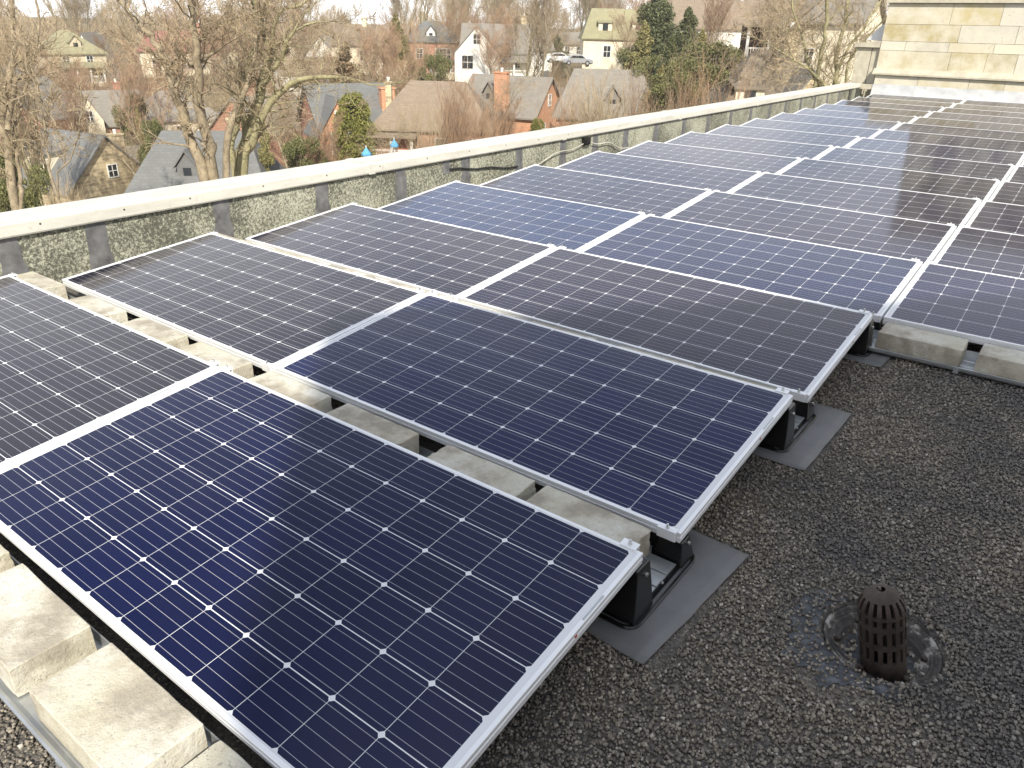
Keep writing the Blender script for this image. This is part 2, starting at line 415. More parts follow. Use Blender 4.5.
fq = np.array([(0, 3, 2, 1), (4, 5, 6, 7), (0, 1, 5, 4), (1, 2, 6, 5), (2, 3, 7, 6), (3, 0, 4, 7)])
V = cube[None]*rng.uniform(.45, 1., (N, 8, 3))
V *= rng.uniform(.65, 1.25, (N, 1, 3))
ax = rng.normal(size=(N, 3)); ax /= np.linalg.norm(ax, axis=1)[:, None]; an = rng.uniform(0, 6.28, N)
K = np.zeros((N, 3, 3)); K[:, 0, 1] = -ax[:, 2]; K[:, 0, 2] = ax[:, 1]; K[:, 1, 0] = ax[:, 2]; K[:, 1, 2] = -ax[:, 0]; K[:, 2, 0] = -ax[:, 1]; K[:, 2, 1] = ax[:, 0]
Rm = np.eye(3)[None]+np.sin(an)[:, None, None]*K+(1-np.cos(an))[:, None, None]*(K@K)
V = np.einsum('nij,nkj->nki', Rm, V)*P[:, 2][:, None, None]
V[:, :, 0] += P[:, 0:1]; V[:, :, 1] += P[:, 1:2]; V[:, :, 2] += .0025+P[:, 2:3]*rng.uniform(.0, .9, (N, 1))
def np_mesh(name, V, F, mat_, smooth=False):
    me = bpy.data.meshes.new(name); V = np.asarray(V, np.float32).reshape(-1, 3); F = np.asarray(F, np.int32); k_ = F.shape[1]
    me.vertices.add(len(V)); me.vertices.foreach_set('co', V.ravel())
    me.loops.add(F.size); me.loops.foreach_set('vertex_index', F.ravel())
    me.polygons.add(len(F)); me.polygons.foreach_set('loop_start', np.arange(0, F.size, k_, dtype=np.int32))
    me.update(calc_edges=True); me.materials.append(mat_)
    return me
F = (fq[None]+np.arange(N)[:, None, None]*8).reshape(-1, 4)
me = np_mesh('loose_gravel', V, F, M['stones'])
o = bpy.data.objects.new('loose_gravel', me); C.objects.link(o)
tag(o, 'dark crushed stone gravel covering the flat roof', 'gravel', kind='stuff')

# bitumen smear sheet, cut by the stones around it
mb = MB(); ring = []
pts = []
for k in range(180):
    t_ = 2*math.pi*k/180; c_, s_ = math.cos(t_), math.sin(t_); r_ = .20+.06*noise.noise(Vector((c_*2, s_*2, 9)))+.035*noise.noise(Vector((c_*7, s_*7, 9)))+.02*noise.noise(Vector((c_*22, s_*22, 9)))
    q = Vector((-.07+r_*.9*c_, -.07+r_*.95*s_)); q = q.normalized()*max(q.length, .171); pts.append((DR.x+q.x, DR.y+q.y))
vs = []
for q in pts: vs.append((q[0], q[1], .0035))
for q in pts:
    d = Vector(q)-DR; d.normalize(); vs.append((DR.x+d.x*.168, DR.y+d.y*.168, .0005))
mb.add(vs, [(k, (k+1) % 180, 180+(k+1) % 180, 180+k) for k in range(180)])
o = mb.build('bitumen_smear', M['bitumen']); o['kind'] = 'structure'

# ------------------------------------------------------------------ roof drain
dr = empty('roof_drain', 'dark cast iron roof drain with leaning slotted dome strainer in gravel', 'roof drain', (DR.x, DR.y, 0))
M['iron'] = simple('rusty_cast_iron', (.060, .046, .038), .55, .5, .45, 18, .3, 90)
t = NT('worn_drain_rim'); t.set(Base_Color=t.ramp(t.noise(16, 6, .65), [(.40, (.025, .022, .020)), (.52, (.07, .06, .05)), (.58, (.30, .28, .25)), (.66, (.42, .40, .37))]), Roughness=.65); t.bump(t.noise(50, 5), .4, .004); M['iron_rim'] = t.m
mb = MB()
prof = [(.152, -.020), (.154, -.012), (.149, -.010), (.143, -.016), (.139, -.024), (.135, -.022), (.131, -.019), (.126, -.024), (.122, -.034), (.117, -.033), (.112, -.030), (.107, -.034), (.102, -.046), (.092, -.056)]
mb.lathe(prof, 64); mb.v = [(x, y, z+.004*noise.noise(Vector((x*30, y*30, z*50)))+.004*math.sin(math.atan2(y, x))) for x, y, z in mb.v]
rim = mb.build('clamp_ring', M['iron_rim'], dr, smooth=True)
for k in range(6):
    t_ = k*math.pi/3+.3; q = MB(); q.lathe([(.009, 0), (.009, .008), (.006, .011), (0, .012)], 8)
    q.build('bolt', M['iron'], rim, loc=(.112*math.cos(t_), .112*math.sin(t_), -.032))
# dome strainer: posts and hoops with open slots
mb = MB()
def dome_r(z):
    return .056 if z < .135 else .056*math.sqrt(max(0, 1-((z-.135)/.058)**2))*.98+.002
nb = 16
def wallseg(z0, z1, t0, t1, th=.006, m=3):
    """curved solid plate between heights and angles"""
    vs = []; nz = m; na = 3
    for i in range(nz+1):
        z = z0+(z1-z0)*i/nz
        for j in range(na+1):
            a_ = t0+(t1-t0)*j/na
            for rr in (dome_r(z), max(.001, dome_r(z)-th)): vs.append((rr*math.cos(a_), rr*math.sin(a_), z))
    fs = []; st = (na+1)*2
    for i in range(nz):
        for j in range(na):
            a0 = i*st+j*2
            fs.append((a0, a0+2, a0+2+st, a0+st)); fs.append((a0+1, a0+1+st, a0+3+st, a0+3))
        fs.append((i*st, i*st+st, i*st+st+1, i*st+1)); e = i*st+na*2; fs.append((e, e+1, e+1+st, e+st))
    for j in range(na):
        fs.append((j*2, j*2+1, j*2+3, j*2+2)); e = nz*st+j*2; fs.append((e, e+2, e+3, e+1))
    mb.add(vs, fs)
da = 2*math.pi/nb
for z0, z1 in ((-.075, .014), (.052, .064), (.102, .114), (.136, .142)):
    for k in range(nb): wallseg(z0, z1, k*da, (k+1)*da, .008, 2)
for z0, z1 in ((.014, .052), (.064, .102), (.114, .136), (.142, .1745)):
    for k in range(nb): wallseg(z0, z1, k*da-.105, k*da+.105, .007, 4)
for k in range(nb): wallseg(.1745, .1905, k*da, (k+1)*da, .007, 5)
dome = mb.build('dome_strainer', M['iron'], dr)
dome.rotation_euler = (R(1), R(-13), R(8)); dome.location = (.014, -.058, 0.0); dome.scale = (1.05, 1.05, 1.14)
# debris in the bowl
q = MB()
for k in range(150):
    t_ = random.uniform(0, 6.28); rr = random.uniform(.06, .118); s_ = random.uniform(.003, .008)
    x, y = rr*math.cos(t_), rr*math.sin(t_); z = -.078+max(0, rr-.07)*.85
    Mx = Matrix.Translation((x, y, z+.004)) @ Matrix.Rotation(random.uniform(0, 3), 4, Vector((random.random(), random.random(), 1)))
    q.box((-s_, -s_*.7, -s_*.5), (s_, s_*.7, s_*.5), Mx)
q.build('debris', M['stones'], dr, bevel=.001, seg=1)['kind'] = 'stuff'

# ------------------------------------------------------------------ solar panel prototype
def frame_mesh():
    prof = [(-.0110, .0), (-.0012, .0), (0, -.0012), (0, -.0115), (-.0016, -.0125), (-.0016, -.0185), (0, -.0195), (0, -.0285), (-.0012, -.0295), (-.0012, -.0385), (-.002, -.040),
            (-.026, -.040), (-.026, -.038), (-.004, -.038), (-.004, -.0065), (-.0110, -.0065)]
    mb = MB(); n = len(prof); vs = []
    for sx_, sy_ in ((0, 0), (1, 0), (1, 1), (0, 1)):
        for o_, z in prof:
            x = (PL+o_) if sx_ else -o_; y = (PW+o_) if sy_ else -o_
            vs.append((x, y, z))
    fs = []
    for c_ in range(4):
        for i in range(n):
            a0 = c_*n+i; a1 = c_*n+(i+1) % n; b0 = ((c_+1) % 4)*n+i; b1 = ((c_+1) % 4)*n+(i+1) % n
            fs.append((a0, b0, b1, a1)[::-1])
    mb.add(vs, fs); return mb
def make_panel():
    root = empty('solar_panel', 'x', 'solar panel')
    fr = frame_mesh().build('frame', M['alu'], root)
    g = MB(); z = -.0016; e = .0112
    g.add([(e, e, z), (PL-e, e, z), (PL-e, PW-e, z), (e, PW-e, z), (e, e, z-.0045), (PL-e, e, z-.0045), (PL-e, PW-e, z-.0045), (e, PW-e, z-.0045)],
          [(0, 1, 2, 3), (7, 6, 5, 4), (0, 4, 5, 1), (1, 5, 6, 2), (2, 6, 7, 3), (3, 7, 4, 0)])
    go = g.build('glass', M['pv'], root)
    uv = go.data.uv_layers.new(name='UVMap')
    for l in go.data.loops:
        v = go.data.vertices[l.vertex_index].co; uv.data[l.index].uv = (v.x, v.y)
    # label strip on the frame lip and hole plug on the frame side
    q = MB(); q.box((PL-.0098, PW-.30, .0002), (PL-.0035, PW-.20, .0006)); q.build('label_strip', M['zinc'], fr)
    q = MB(); q.lathe([(0, .0), (.0052, .0), (.0052, .0012), (0, .0014)], 12, M=Matrix.Translation((PL-.001, PW-.34, -.016)) @ Matrix.Rotation(R(90), 4, 'Y'))
    q.build('round_sticker', M['sticker'], fr)
    # clamps
    def clamp(x, y, w_=.05, out=1):
        m_ = MB(); m_.box((x-w_/2, y-.013, .0012), (x+w_/2, y+.011*out+.006, .0042)); m_.box((x-w_/2, y+.0085, -.030), (x+w_/2, y+.0118, .0012))
        c_ = m_.build('clamp', M['alu'], root, bevel=.0008)
        b_ = MB(); b_.lathe([(.0065, .0042), (.0065, .009), (.004, .0095), (.004, .019), (0, .0195)], 8, (x, y+.003, 0)); b_.build('bolt', M['bolt'], c_)
        return c_
    clamp(PL-.045, PW+.004); clamp(.035, PW+.004)
    m_ = MB(); m_.box((PL-.075, -.0115, -.034), (PL-.012, -.003, .003)); m_.box((PL-.075, -.003, .0012), (PL-.012, .010, .0036))
    c_ = m_.build('clamp', M['alu'], root, bevel=.0008)
    b_ = MB(); b_.lathe([(.0065, .0036), (.0065, .008), (.004, .0085), (.004, .018), (0, .0185)], 8, (PL-.045, -.001, 0)); b_.build('bolt', M['bolt'], c_)
    return root
ORD = ['front', 'second', 'third', 'fourth', 'fifth', 'sixth', 'seventh', 'eighth', 'ninth', 'tenth', 'eleventh', 'twelfth', 'thirteenth', 'fourteenth', 'fifteenth', 'last']
COLN = {-1: 'parapet side', 0: 'middle', 1: 'right hand'}
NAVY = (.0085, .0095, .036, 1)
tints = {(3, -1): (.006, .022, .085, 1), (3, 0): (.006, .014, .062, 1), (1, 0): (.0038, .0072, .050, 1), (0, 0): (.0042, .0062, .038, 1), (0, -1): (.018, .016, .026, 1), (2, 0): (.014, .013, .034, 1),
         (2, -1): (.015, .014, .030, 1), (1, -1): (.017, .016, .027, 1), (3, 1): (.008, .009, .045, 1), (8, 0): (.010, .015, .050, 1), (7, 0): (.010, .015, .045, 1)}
proto = None
random.seed(11)
for r_ in range(16):
    for c_ in (-1, 0, 1):
        if c_ == 1 and r_ < 3: continue
        o = make_panel() if proto is None else copy_tree(proto)
        if proto is None: proto = o
        o.location = (-PL+c_*(PL+GAP), r_*PITCHY, ZL)
        o.rotation_euler = (TILT+R(random.uniform(-.22, .22)), R(random.uniform(-.12, .12)), 0)
        rown = 'the %s row' % ORD[r_] if r_ else 'the front row'
        extra = ' beside the ballast blocks' if r_ == 0 else ' against the stone wall' if r_ == 15 else ''
        shade = 'bright blue' if (r_, c_) == (3, -1) else 'dark navy'
        where = {-1: 'the one nearest the parapet', 0: 'middle column', 1: 'column at the right edge'}[c_]
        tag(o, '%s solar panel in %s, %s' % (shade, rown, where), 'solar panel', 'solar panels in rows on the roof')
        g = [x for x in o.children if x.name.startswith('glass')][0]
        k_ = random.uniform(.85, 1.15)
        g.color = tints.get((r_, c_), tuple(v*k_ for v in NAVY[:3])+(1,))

# ------------------------------------------------------------------ ballast trays, blocks, supports, mats
def make_tray(x0, x1, y, label):
    o = empty('ballast_tray', label, 'ballast tray', (x0, y, 0), 0, 'galvanised ballast trays between the panel rows')
    L_ = x1-x0
    # trough profile in (y,z) relative
    p = [(-.252, .044), (-.246, .046), (-.240, .044), (-.238, .030), (-.20, .030), (-.196, .026), (-.165, .026), (-.161, .030), (-.12, .030), (-.116, .026), (-.085, .026), (-.081, .030), (-.012, .030), (-.010, .060), (-.006, .060), (-.008, .026), (-.244, .022), (-.250, .030)]
    m_ = MB(); m_.prism(p, 0, L_); m_.build('trough', M['zinc'], o)
    m_ = MB(); k = .18
    while k < L_:
        m_.box((k-.012, -.2535, .014), (k+.012, -.2515, .040)); k += .6
    m_.build('stiffener', M['zinc'], o)
    return o
def block_mesh(seed):
    rnd = random.Random(seed); bm = bmesh.new(); bmesh.ops.create_cube(bm, size=1)
    for v in bm.verts: v.co = Vector((v.co.x*.396, v.co.y*.193, v.co.z*.092))
    bmesh.ops.subdivide_edges(bm, edges=bm.edges[:], cuts=13, use_grid_fill=True)
    for v in bm.verts:
        d = noise.noise_vector(v.co*14+Vector((seed*7, 0, 0)))*.0016+noise.noise_vector(v.co*60+Vector((0, seed*5, 0)))*.0011
        v.co += d
        # chipped corners
        if noise.noise(Vector((v.co.x*9+seed, v.co.y*14, v.co.z*20))) > .38 and abs(v.co.x) > .17: v.co *= .985
    bmesh.ops.bevel(bm, geom=[e for e in bm.edges if e.calc_face_angle(0) > 1.], offset=.0022, segments=1, affect='EDGES')
    me = bpy.data.meshes.new('ballast_block'); bm.to_mesh(me); bm.free()
    me.materials.append(M['block'])
    for p in me.polygons: p.use_smooth = True
    me.set_sharp_from_angle(angle=R(28))
    return me
bmeshes = [block_mesh(i) for i in range(5)]
cnt = 0
TORD = ['first', 'second', 'third', 'fourth', 'fifth', 'sixth', 'seventh', 'eighth', 'ninth', 'tenth']
def place_block(xc, y, label, rot=None, dz=0.):
    global cnt
    o = bpy.data.objects.new('ballast_block', bmeshes[cnt % 5]); C.objects.link(o); cnt += 1
    o.location = (xc, y-.124+random.uniform(-.004, .004), .030+.046+.0035+dz)
    o.rotation_euler = (0, 0, R(random.uniform(-.9, .9))+(math.pi if cnt % 3 == 0 else 0))
    return tag(o, label, 'ballast block', 'concrete ballast blocks lying in the trays')
xs_front = [-3.73, -3.17, -2.64, -2.13, -1.70, -1.228, -.735, -.277]
for i, x in enumerate(xs_front):
    if x > -3.2 and x < -1.9: pass
    if i < 4: continue
    place_block(x, 0., 'concrete ballast block in the lower left tray, %s' % ['farthest left and mostly cut off', 'second from the left', 'with a bright patch, in the middle', 'cut by the bottom edge'][i-4])
ends = [-3.822, -3.151, -2.60, -2.085, -1.554, -1.056, -.52, -.083]
for r_ in range(1, 5):
    for i, e in enumerate(ends):
        jit = 0 if r_ == 1 else random.uniform(-.03, .03)
        place_block(e-.20+jit, r_*PITCHY, 'concrete ballast block behind the %s panel row, %s from the parapet' % (ORD[r_-1], TORD[i]), dz=.011)
for i, x in enumerate((.236, .70, 1.17)):
    place_block(x, 3*PITCHY, 'grey concrete ballast block at the open gravel, %s tray end' % ['nearest the', 'second along from the', 'third along from the'][i])
for r_ in range(0, 16):
    x1 = -.085 if r_ not in (3,) else 1.9
    make_tray(-3.95, -.085 if r_ < 3 else 1.9, r_*PITCHY,
              'galvanised steel ballast tray %s' % ('in front of the front panel row' if r_ == 0 else 'in the gap behind the %s panel row' % ORD[r_-1]))

def make_foot():
    root = empty('panel_support', 'x', 'panel support')
    # moulded base pan (y along rows; origin at low edge line of the next row)
    m_ = MB(); x0, x1, y0, y1 = -.20, .034, -.335, .105
    def rr(x0, x1, y0, y1, r_, z, n=5, wob=0):
        o_ = []
        for cx_, cy_, a0 in ((x1-r_, y1-r_, 0), (x0+r_, y1-r_, 90), (x0+r_, y0+r_, 180), (x1-r_, y0+r_, 270)):
            for i in range(n+1):
                a_ = R(a0+90*i/n); o_.append((cx_+r_*math.cos(a_), cy_+r_*math.sin(a_), z))
        return o_
    loops = [rr(x0, x1, y0, y1, .045, .0075), rr(x0, x1, y0, y1, .045, .015), rr(x0+.004, x1-.004, y0+.004, y1-.004, .042, .018), rr(x0+.011, x1-.011, y0+.011, y1-.011, .036, .018),
             rr(x0+.015, x1-.015, y0+.015, y1-.015, .034, .010), rr(x0+.024, x1-.024, y0+.024, y1-.024, .028, .010), rr(x0+.028, x1-.028, y0+.028, y1-.028, .026, .020), rr(x0+.04, x1-.04, y0+.04, y1-.04, .02, .020)]
    n = len(loops[0]); vs = [v for l in loops for v in l]; fs = []
    for i in range(len(loops)-1):
        for k in range(n): fs.append((i*n+k, i*n+(k+1) % n, (i+1)*n+(k+1) % n, (i+1)*n+k))
    fs.append(tuple(range((len(loops)-1)*n, len(loops)*n))); fs.append(tuple(range(n))[::-1])
    m_.add(vs, fs); base = m_.build('base_pan', M['plastic'], root)
    # tall tapered post under the high edge
    def post(yc, h, name, wx=.095, wy=.058):
        m_ = MB(); xb = -.06
        lv = [(.018, 1.0), (h*.55, .82), (h-.004, .64), (h, .60)]
        vs = []; 
        for z, s_ in lv:
            vs += [(xb-wx*s_, yc-wy*s_, z), (xb+wx*.86*s_**.5, yc-wy*s_, z), (xb+wx*.86*s_**.5, yc+wy*s_, z), (xb-wx*s_, yc+wy*s_, z)]
        fs = []
        for i in range(len(lv)-1):
            for k in range(4): fs.append((i*4+k, i*4+(k+1) % 4, i*4+4+(k+1) % 4, i*4+4+k))
        fs.append((3, 2, 1, 0)); fs.append(tuple(range(len(lv)*4-4, len(lv)*4)))
        m_.add(vs, fs); o_ = m_.build(name, M['plastic'], base, bevel=.004)
        b_ = MB(); b_.lathe([(.007, 0), (.007, .006), (.004, .007), (0, .008)], 6, M=Matrix.Translation((xb+wx*.86*.82+.002, yc+.012, h*.80)) @ Matrix.Rotation(R(90), 4, 'Y')); b_.build('bolt', M['bolt'], base)
    post(-.262+.006, .188, 'tall_post'); post(.045, .098, 'short_post', .09, .045)
    # galvanised cross plate between the posts, ribbed
    m_ = MB()
    for k in range(5):
        m_.box((-.19, -.178+k*.034, .030+(k % 2)*.004), (.002, -.145+k*.034, .034+(k % 2)*.004))
    m_.box((-.19, -.180, .021), (-.002, -.006, .0295))
    m_.build('cross_plate', M['zinc'], root)
    for yy in (-.30, -.10, .07):
        b_ = MB(); b_.lathe([(.006, 0), (.006, .005), (0, .006)], 6, (.0, yy, .018)); b_.build('bolt', M['bolt'], base)
    return root
fproto = None; mats = []
for r_ in (1, 2, 3):
    o = make_foot() if fproto is None else copy_tree(fproto)
    fproto = fproto or o
    o.location = (0, r_*PITCHY, 0)
    tag(o, 'black plastic support foot under the open corners of the %s and %s panel rows' % (ORD[r_-1], ORD[r_]), 'panel support', 'black support feet along the open end of the rows')
    m_ = MB(); nx, ny = 10, 20; vs = []; wx, wy = .385, .625
    for j in range(ny+1):
        for i in range(nx+1):
            x = -.245+wx*i/nx; y = -.41+wy*j/ny
            z = .0105+.002*abs(noise.noise(Vector((x*5+r_*5, y*4, r_))))+(.004 if i == nx and j < 4 else 0)
            if i == nx: x += .004*noise.noise(Vector((r_, y*9, 0)))
            vs.append((x, y, z))
    n = len(vs); fs = []
    for j in range(ny):
        for i in range(nx):
            a_ = j*(nx+1)+i; fs.append((a_, a_+1, a_+nx+2, a_+nx+1))
    m_.add(vs, fs)
    q = m_.build('roof_mat', M['mat'], smooth=True); sm_ = q.modifiers.new('thickness', 'SOLIDIFY'); sm_.thickness = .004; sm_.offset = -1
    q.location = (0, r_*PITCHY+.002, 0); q.rotation_euler = (0, 0, R((-4.5, -1., -3)[r_-1]))
    tag(q, 'grey rubber protection mat on gravel beneath the support foot behind the %s panel row' % ORD[r_-1], 'rubber mat', 'grey mats under the support feet')

# ------------------------------------------------------------------ parapet
par = empty('parapet', 'long low parapet with pale coping and lichen speckled panels along the roof edge', 'parapet wall', (-4.33, 8, 0))
def pm(m_, name, mat_, **k):
    o_ = m_.build(name, mat_, par, **k); o_.location = Vector(o_.location)-par.location; return o_
m_ = MB(); nseg = 120; ya, yb = -6., 20.42
m_.box((-4.54, ya, -12), (-4.33, yb, .355)); pm(m_, 'wall', M['stucco'])
m_ = MB()
ys = [ya, -2.2, 1.02, 4.08, 7.12, 10.2, 13.3, 16.4, 19.55]
for y0, y1 in zip(ys, ys[1:]+[20.1]):
    p = [(-4.585, .350), (-4.590, .420), (-4.580, .428), (-4.31, .418), (-4.300, .409), (-4.295, .345), (-4.300, .335), (-4.318, .335), (-4.318, .3565), (-4.56, .3565), (-4.56, .350)]
    m_.prism(p, y0+.0015, y1-.0015, 'y')
pm(m_, 'coping', M['coping'])
m_ = MB()
for y in ys[1:]:
    p = [(-4.592, .350), (-4.597, .424), (-4.584, .434), (-4.31, .424), (-4.296, .413), (-4.291, .333), (-4.297, .333), (-4.304, .410), (-4.312, .4195), (-4.58, .4295), (-4.591, .420), (-4.586, .350)]
    m_.prism(p, y-.035, y+.035, 'y')
pm(m_, 'joint_cover', M['coping'])
strap_y = [.72, 1.14+.02, 1.68, 2.60, 3.54, 4.46, 5.09, 5.38, 6.28, 7.15, 7.88, 8.65, 9.51, 10.41, 11.29, 12.2, 13.09, 14.03, 14.9, 15.79, 16.7, 17.58, 18.49]
rs = random.Random(3)
for k, y in enumerate(strap_y[1:]):
    w_ = .070 if y not in (5.09,) else .05
    zb = .0 if y != 5.09 else .20
    m_ = MB(); n = 8; vs = []
    for i in range(n+1):
        z = zb+.004+(.350-zb)*i/n
        l = w_*.9+.008*rs.uniform(-1, 1)+.012*(i < 4); r2 = w_*.9+.008*rs.uniform(-1, 1)+.012*(i < 4)
        vs += [(-4.3265, y-l, z), (-4.3265, y+r2, z), (-4.331, y-l, z), (-4.331, y+r2, z)]
    fs = []
    for i in range(n):
        a_ = i*4; fs += [(a_, a_+1, a_+5, a_+4), (a_, a_+4, a_+6, a_+2), (a_+1, a_+3, a_+7, a_+5)]
    m_.add(vs, fs); o_ = pm(m_, 'lead_strap', M['strap'])
for y in [.7, 1.353, 1.875, 2.35, 2.96, 3.58, 4.18, 4.79, 5.4, 6.0, 6.6, 7.2, 7.8, 8.4, 9.0, 9.6]:
    m_ = MB(); m_.lathe([(0, .004), (.003, .0035), (.005, 0)], 8, M=Matrix.Translation((-4.2975, y, .386)) @ Matrix.Rotation(R(90), 4, 'Y'))
    m_.lathe([(.005, .0), (.007, -.001)], 8, M=Matrix.Translation((-4.2965, y, .386)) @ Matrix.Rotation(R(90), 4, 'Y'))
    pm(m_, 'screw', M['darkbox'])
m_ = MB(); m_.box((-4.325, 19.25, .005), (-4.305, 19.42, .334)); m_.box((-4.325, 19.85, .005), (-4.305, 20.12, .30)); pm(m_, 'end_cover', M['darkbox'])
m_ = MB(); m_.box((-4.60, 20.12, .30), (-4.10, 20.30, .405)); pm(m_, 'end_block', M['ledge'], bevel=.006)

# cables and junction box on the parapet
jb = empty('junction_box', 'small black junction box under the coping with cables hanging both ways', 'junction box', (-4.31, 7.62, .26))
m_ = MB(); m_.box((-.016, -.07, -.03), (.03, .07, .055)); m_.build('box', M['plastic'], jb, bevel=.01)
m_ = MB(); m_.box((.0302, -.045, -.015), (.036, .045, .035)); m_.build('lid', M['plastic'], jb, bevel=.003)
for sgn, L_ in ((-1, 1.25), (1, .95)):
    m_ = MB(); m_.tube([(.02, sgn*(.09+L_*k/10), -.01-.17*(k/10)**1.3-.02*math.sin(k)) for k in range(11)], .006, 6); m_.build('cable', simple('pale_conduit', (.45, .44, .38), .6) if sgn < 0 else M['coping'], jb)
m_ = MB(); m_.tube([(-4.31, 5.12+.14*k, .245-.014*k+.008*math.sin(k*1.7)) for k in range(9)], .008, 6)
tag(m_.build('cable', M['cable']), 'black cable hanging along the parapet face above the fourth row', 'cable')

# ------------------------------------------------------------------ stone tower wall at the far end
tw = empty('stone_tower', 'pale limestone church tower wall rising at the far end of the roof', 'tower', (0, 20.4, 0))
TONES = [(.56, .51, .38), (.60, .56, .44), (.50, .45, .31), (.42, .36, .20), (.47, .445, .375), (.53, .50, .42), (.44, .39, .26), (.50, .475, .40)]
def ashlar(name, x0, x1, z0, z1, y, courses, rnd, parent, back=.5, left_return=3., dim=1.):
    """coursed limestone facing -Y with open joints over a mortar core"""
    V_, F_, T_ = [], [], []
    def blk(a, b, c_, d, yy, tone):
        e = .0045; j = rnd.uniform(-.004, .004); n_ = len(V_)
        V_.extend([(a+e, yy+j, c_+e), (b-e, yy+j, c_+e), (b-e, yy+j, d-e), (a+e, yy+j, d-e), (a, yy+.022, c_), (b, yy+.022, c_), (b, yy+.022, d), (a, yy+.022, d)])
        F_.extend([(n_, n_+1, n_+2, n_+3), (n_, n_+4, n_+5, n_+1), (n_+1, n_+5, n_+6, n_+2), (n_+2, n_+6, n_+7, n_+3), (n_+3, n_+7, n_+4, n_)]); T_.extend([tone]*5)
    for c_, d in courses:
        x = x0+rnd.uniform(-.0, .0)
        while x < x1-.01:
            w_ = rnd.uniform(.45, 1.35)*(1.2 if d-c_ > .35 else .9); b = min(x+w_, x1)
            if x1-b < .3: b = x1
            tone = rnd.choice(TONES); k = rnd.uniform(.88, 1.08); tone = tuple(v*k for v in tone)
            if rnd.random() < .22 and d-c_ > .4:
                mid = (c_+d)/2+rnd.uniform(-.05, .05); blk(x, b, c_, mid, y, tone); tone2 = rnd.choice(TONES); blk(x, b, mid, d, y, tone2)
            else: blk(x, b, c_, d, y, tone)
            x = b
    m_ = MB(); m_.add(V_, F_)
    m_.add([(x0+.012, y+.020, z0), (x1, y+.020, z0), (x1, y+.020, z1), (x0+.012, y+.020, z1), (x0+.012, y+left_return, z0), (x1, y+left_return, z0), (x1, y+left_return, z1), (x0+.012, y+left_return, z1)],
           [(0, 1, 2, 3), (4, 0, 3, 7), (3, 2, 6, 7), (1, 5, 6, 2), (5, 4, 7, 6)])
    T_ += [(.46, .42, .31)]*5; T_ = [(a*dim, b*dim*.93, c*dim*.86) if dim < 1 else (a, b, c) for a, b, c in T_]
    o_ = m_.build(name, M['ashlar'], parent); ca = o_.data.color_attributes.new('tone', 'FLOAT_COLOR', 'CORNER')
    for p, t_ in zip(o_.data.polygons, T_):
        for li in p.loop_indices: ca.data[li].color = (*t_, 1)
    o_.location = -Vector(parent.location)
    return o_
rnd = random.Random(21)
ashlar('base_course', -4.085, 9., -.05, .62, 20.36, [(.30, .62), (-.05, .30)], rnd, tw, left_return=.3)
ashlar('wall', -4.12, 9., .70, 2.16, 20.42, [(.76, 1.16), (1.16, 1.36), (1.36, 1.72), (1.72, 2.16)], rnd, tw)
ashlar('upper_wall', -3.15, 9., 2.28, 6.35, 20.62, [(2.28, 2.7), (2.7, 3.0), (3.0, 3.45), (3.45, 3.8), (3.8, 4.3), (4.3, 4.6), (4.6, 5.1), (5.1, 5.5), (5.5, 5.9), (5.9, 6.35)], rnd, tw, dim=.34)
m_ = MB(); m_.prism([(20.30, .62), (20.285, .63), (20.285, .665), (20.40, .765), (20.47, .765), (20.47, .62)], -4.15, 9., 'x'); o_ = m_.build('drip_ledge', M['ledge'], tw); o_.location = (0, -20.4, 0)
m_ = MB(); m_.prism([(20.34, 2.165), (20.34, 2.24), (20.66, 2.42), (20.75, 2.42), (20.75, 2.165)], -4.17, 9., 'x'); o_ = m_.build('string_course', M['ledge'], tw); o_.location = (0, -20.4, 0)
m_ = MB(); m_.box((-3.2, 20.55, 6.352), (9., 23.6, 6.62)); o_ = m_.build('cornice', M['ledge'], tw, bevel=.02); o_.location = (0, -20.4, 0)
# crumpled silver flashing strip at the foot of the wall
m_ = MB(); nx, nz_ = 160, 6; vs = []
for j in range(nz_+1):
    for i in range(nx+1):
        x = -4.10+11*i/nx; z = .02+.40*j/nz_; yy = 20.345-.10*(1-j/nz_)**2+.018*noise.noise(Vector((x*4, z*7, 2)))
        vs.append((x, yy, z+.012*noise.noise(Vector((x*3, 5, j)))))
m_.add(vs, [(j*(nx+1)+i, j*(nx+1)+i+1, (j+1)*(nx+1)+i+1, (j+1)*(nx+1)+i) for j in range(nz_) for i in range(nx)])
o_ = m_.build('flashing', M['flash'], tw, smooth=True); o_.location = (0, -20.4, 0)
bt = empty('stone_buttress', 'narrow stone buttress with sloping cap left of the tower wall', 'buttress', (-4.4, 20.7, 0))
def bp(m_, name, mat_, **k):
    o_ = m_.build(name, mat_, bt, **k); o_.location = -Vector(bt.location); return o_
m_ = MB(); m_.box((-4.66, 20.52, -12), (-4.32, 21.8, 1.21)); m_.box((-4.305, 20.52, -12), (-4.13, 21.8, 1.21)); bp(m_, 'shaft', M['ledge'])
m_ = MB(); m_.prism([(-4.72, 1.213), (-4.72, 1.26), (-4.66, 1.30), (-4.13, 1.36), (-4.13, 1.213)], 20.44, 21.9, 'y'); bp(m_, 'cap', M['ledge'])
m_ = MB(); m_.prism([(-4.55, 1.36), (-4.30, 1.66), (-4.17, 1.74), (-4.17, 1.36)], 20.75, 21.7, 'y'); bp(m_, 'sloping_stone', M['flash'])

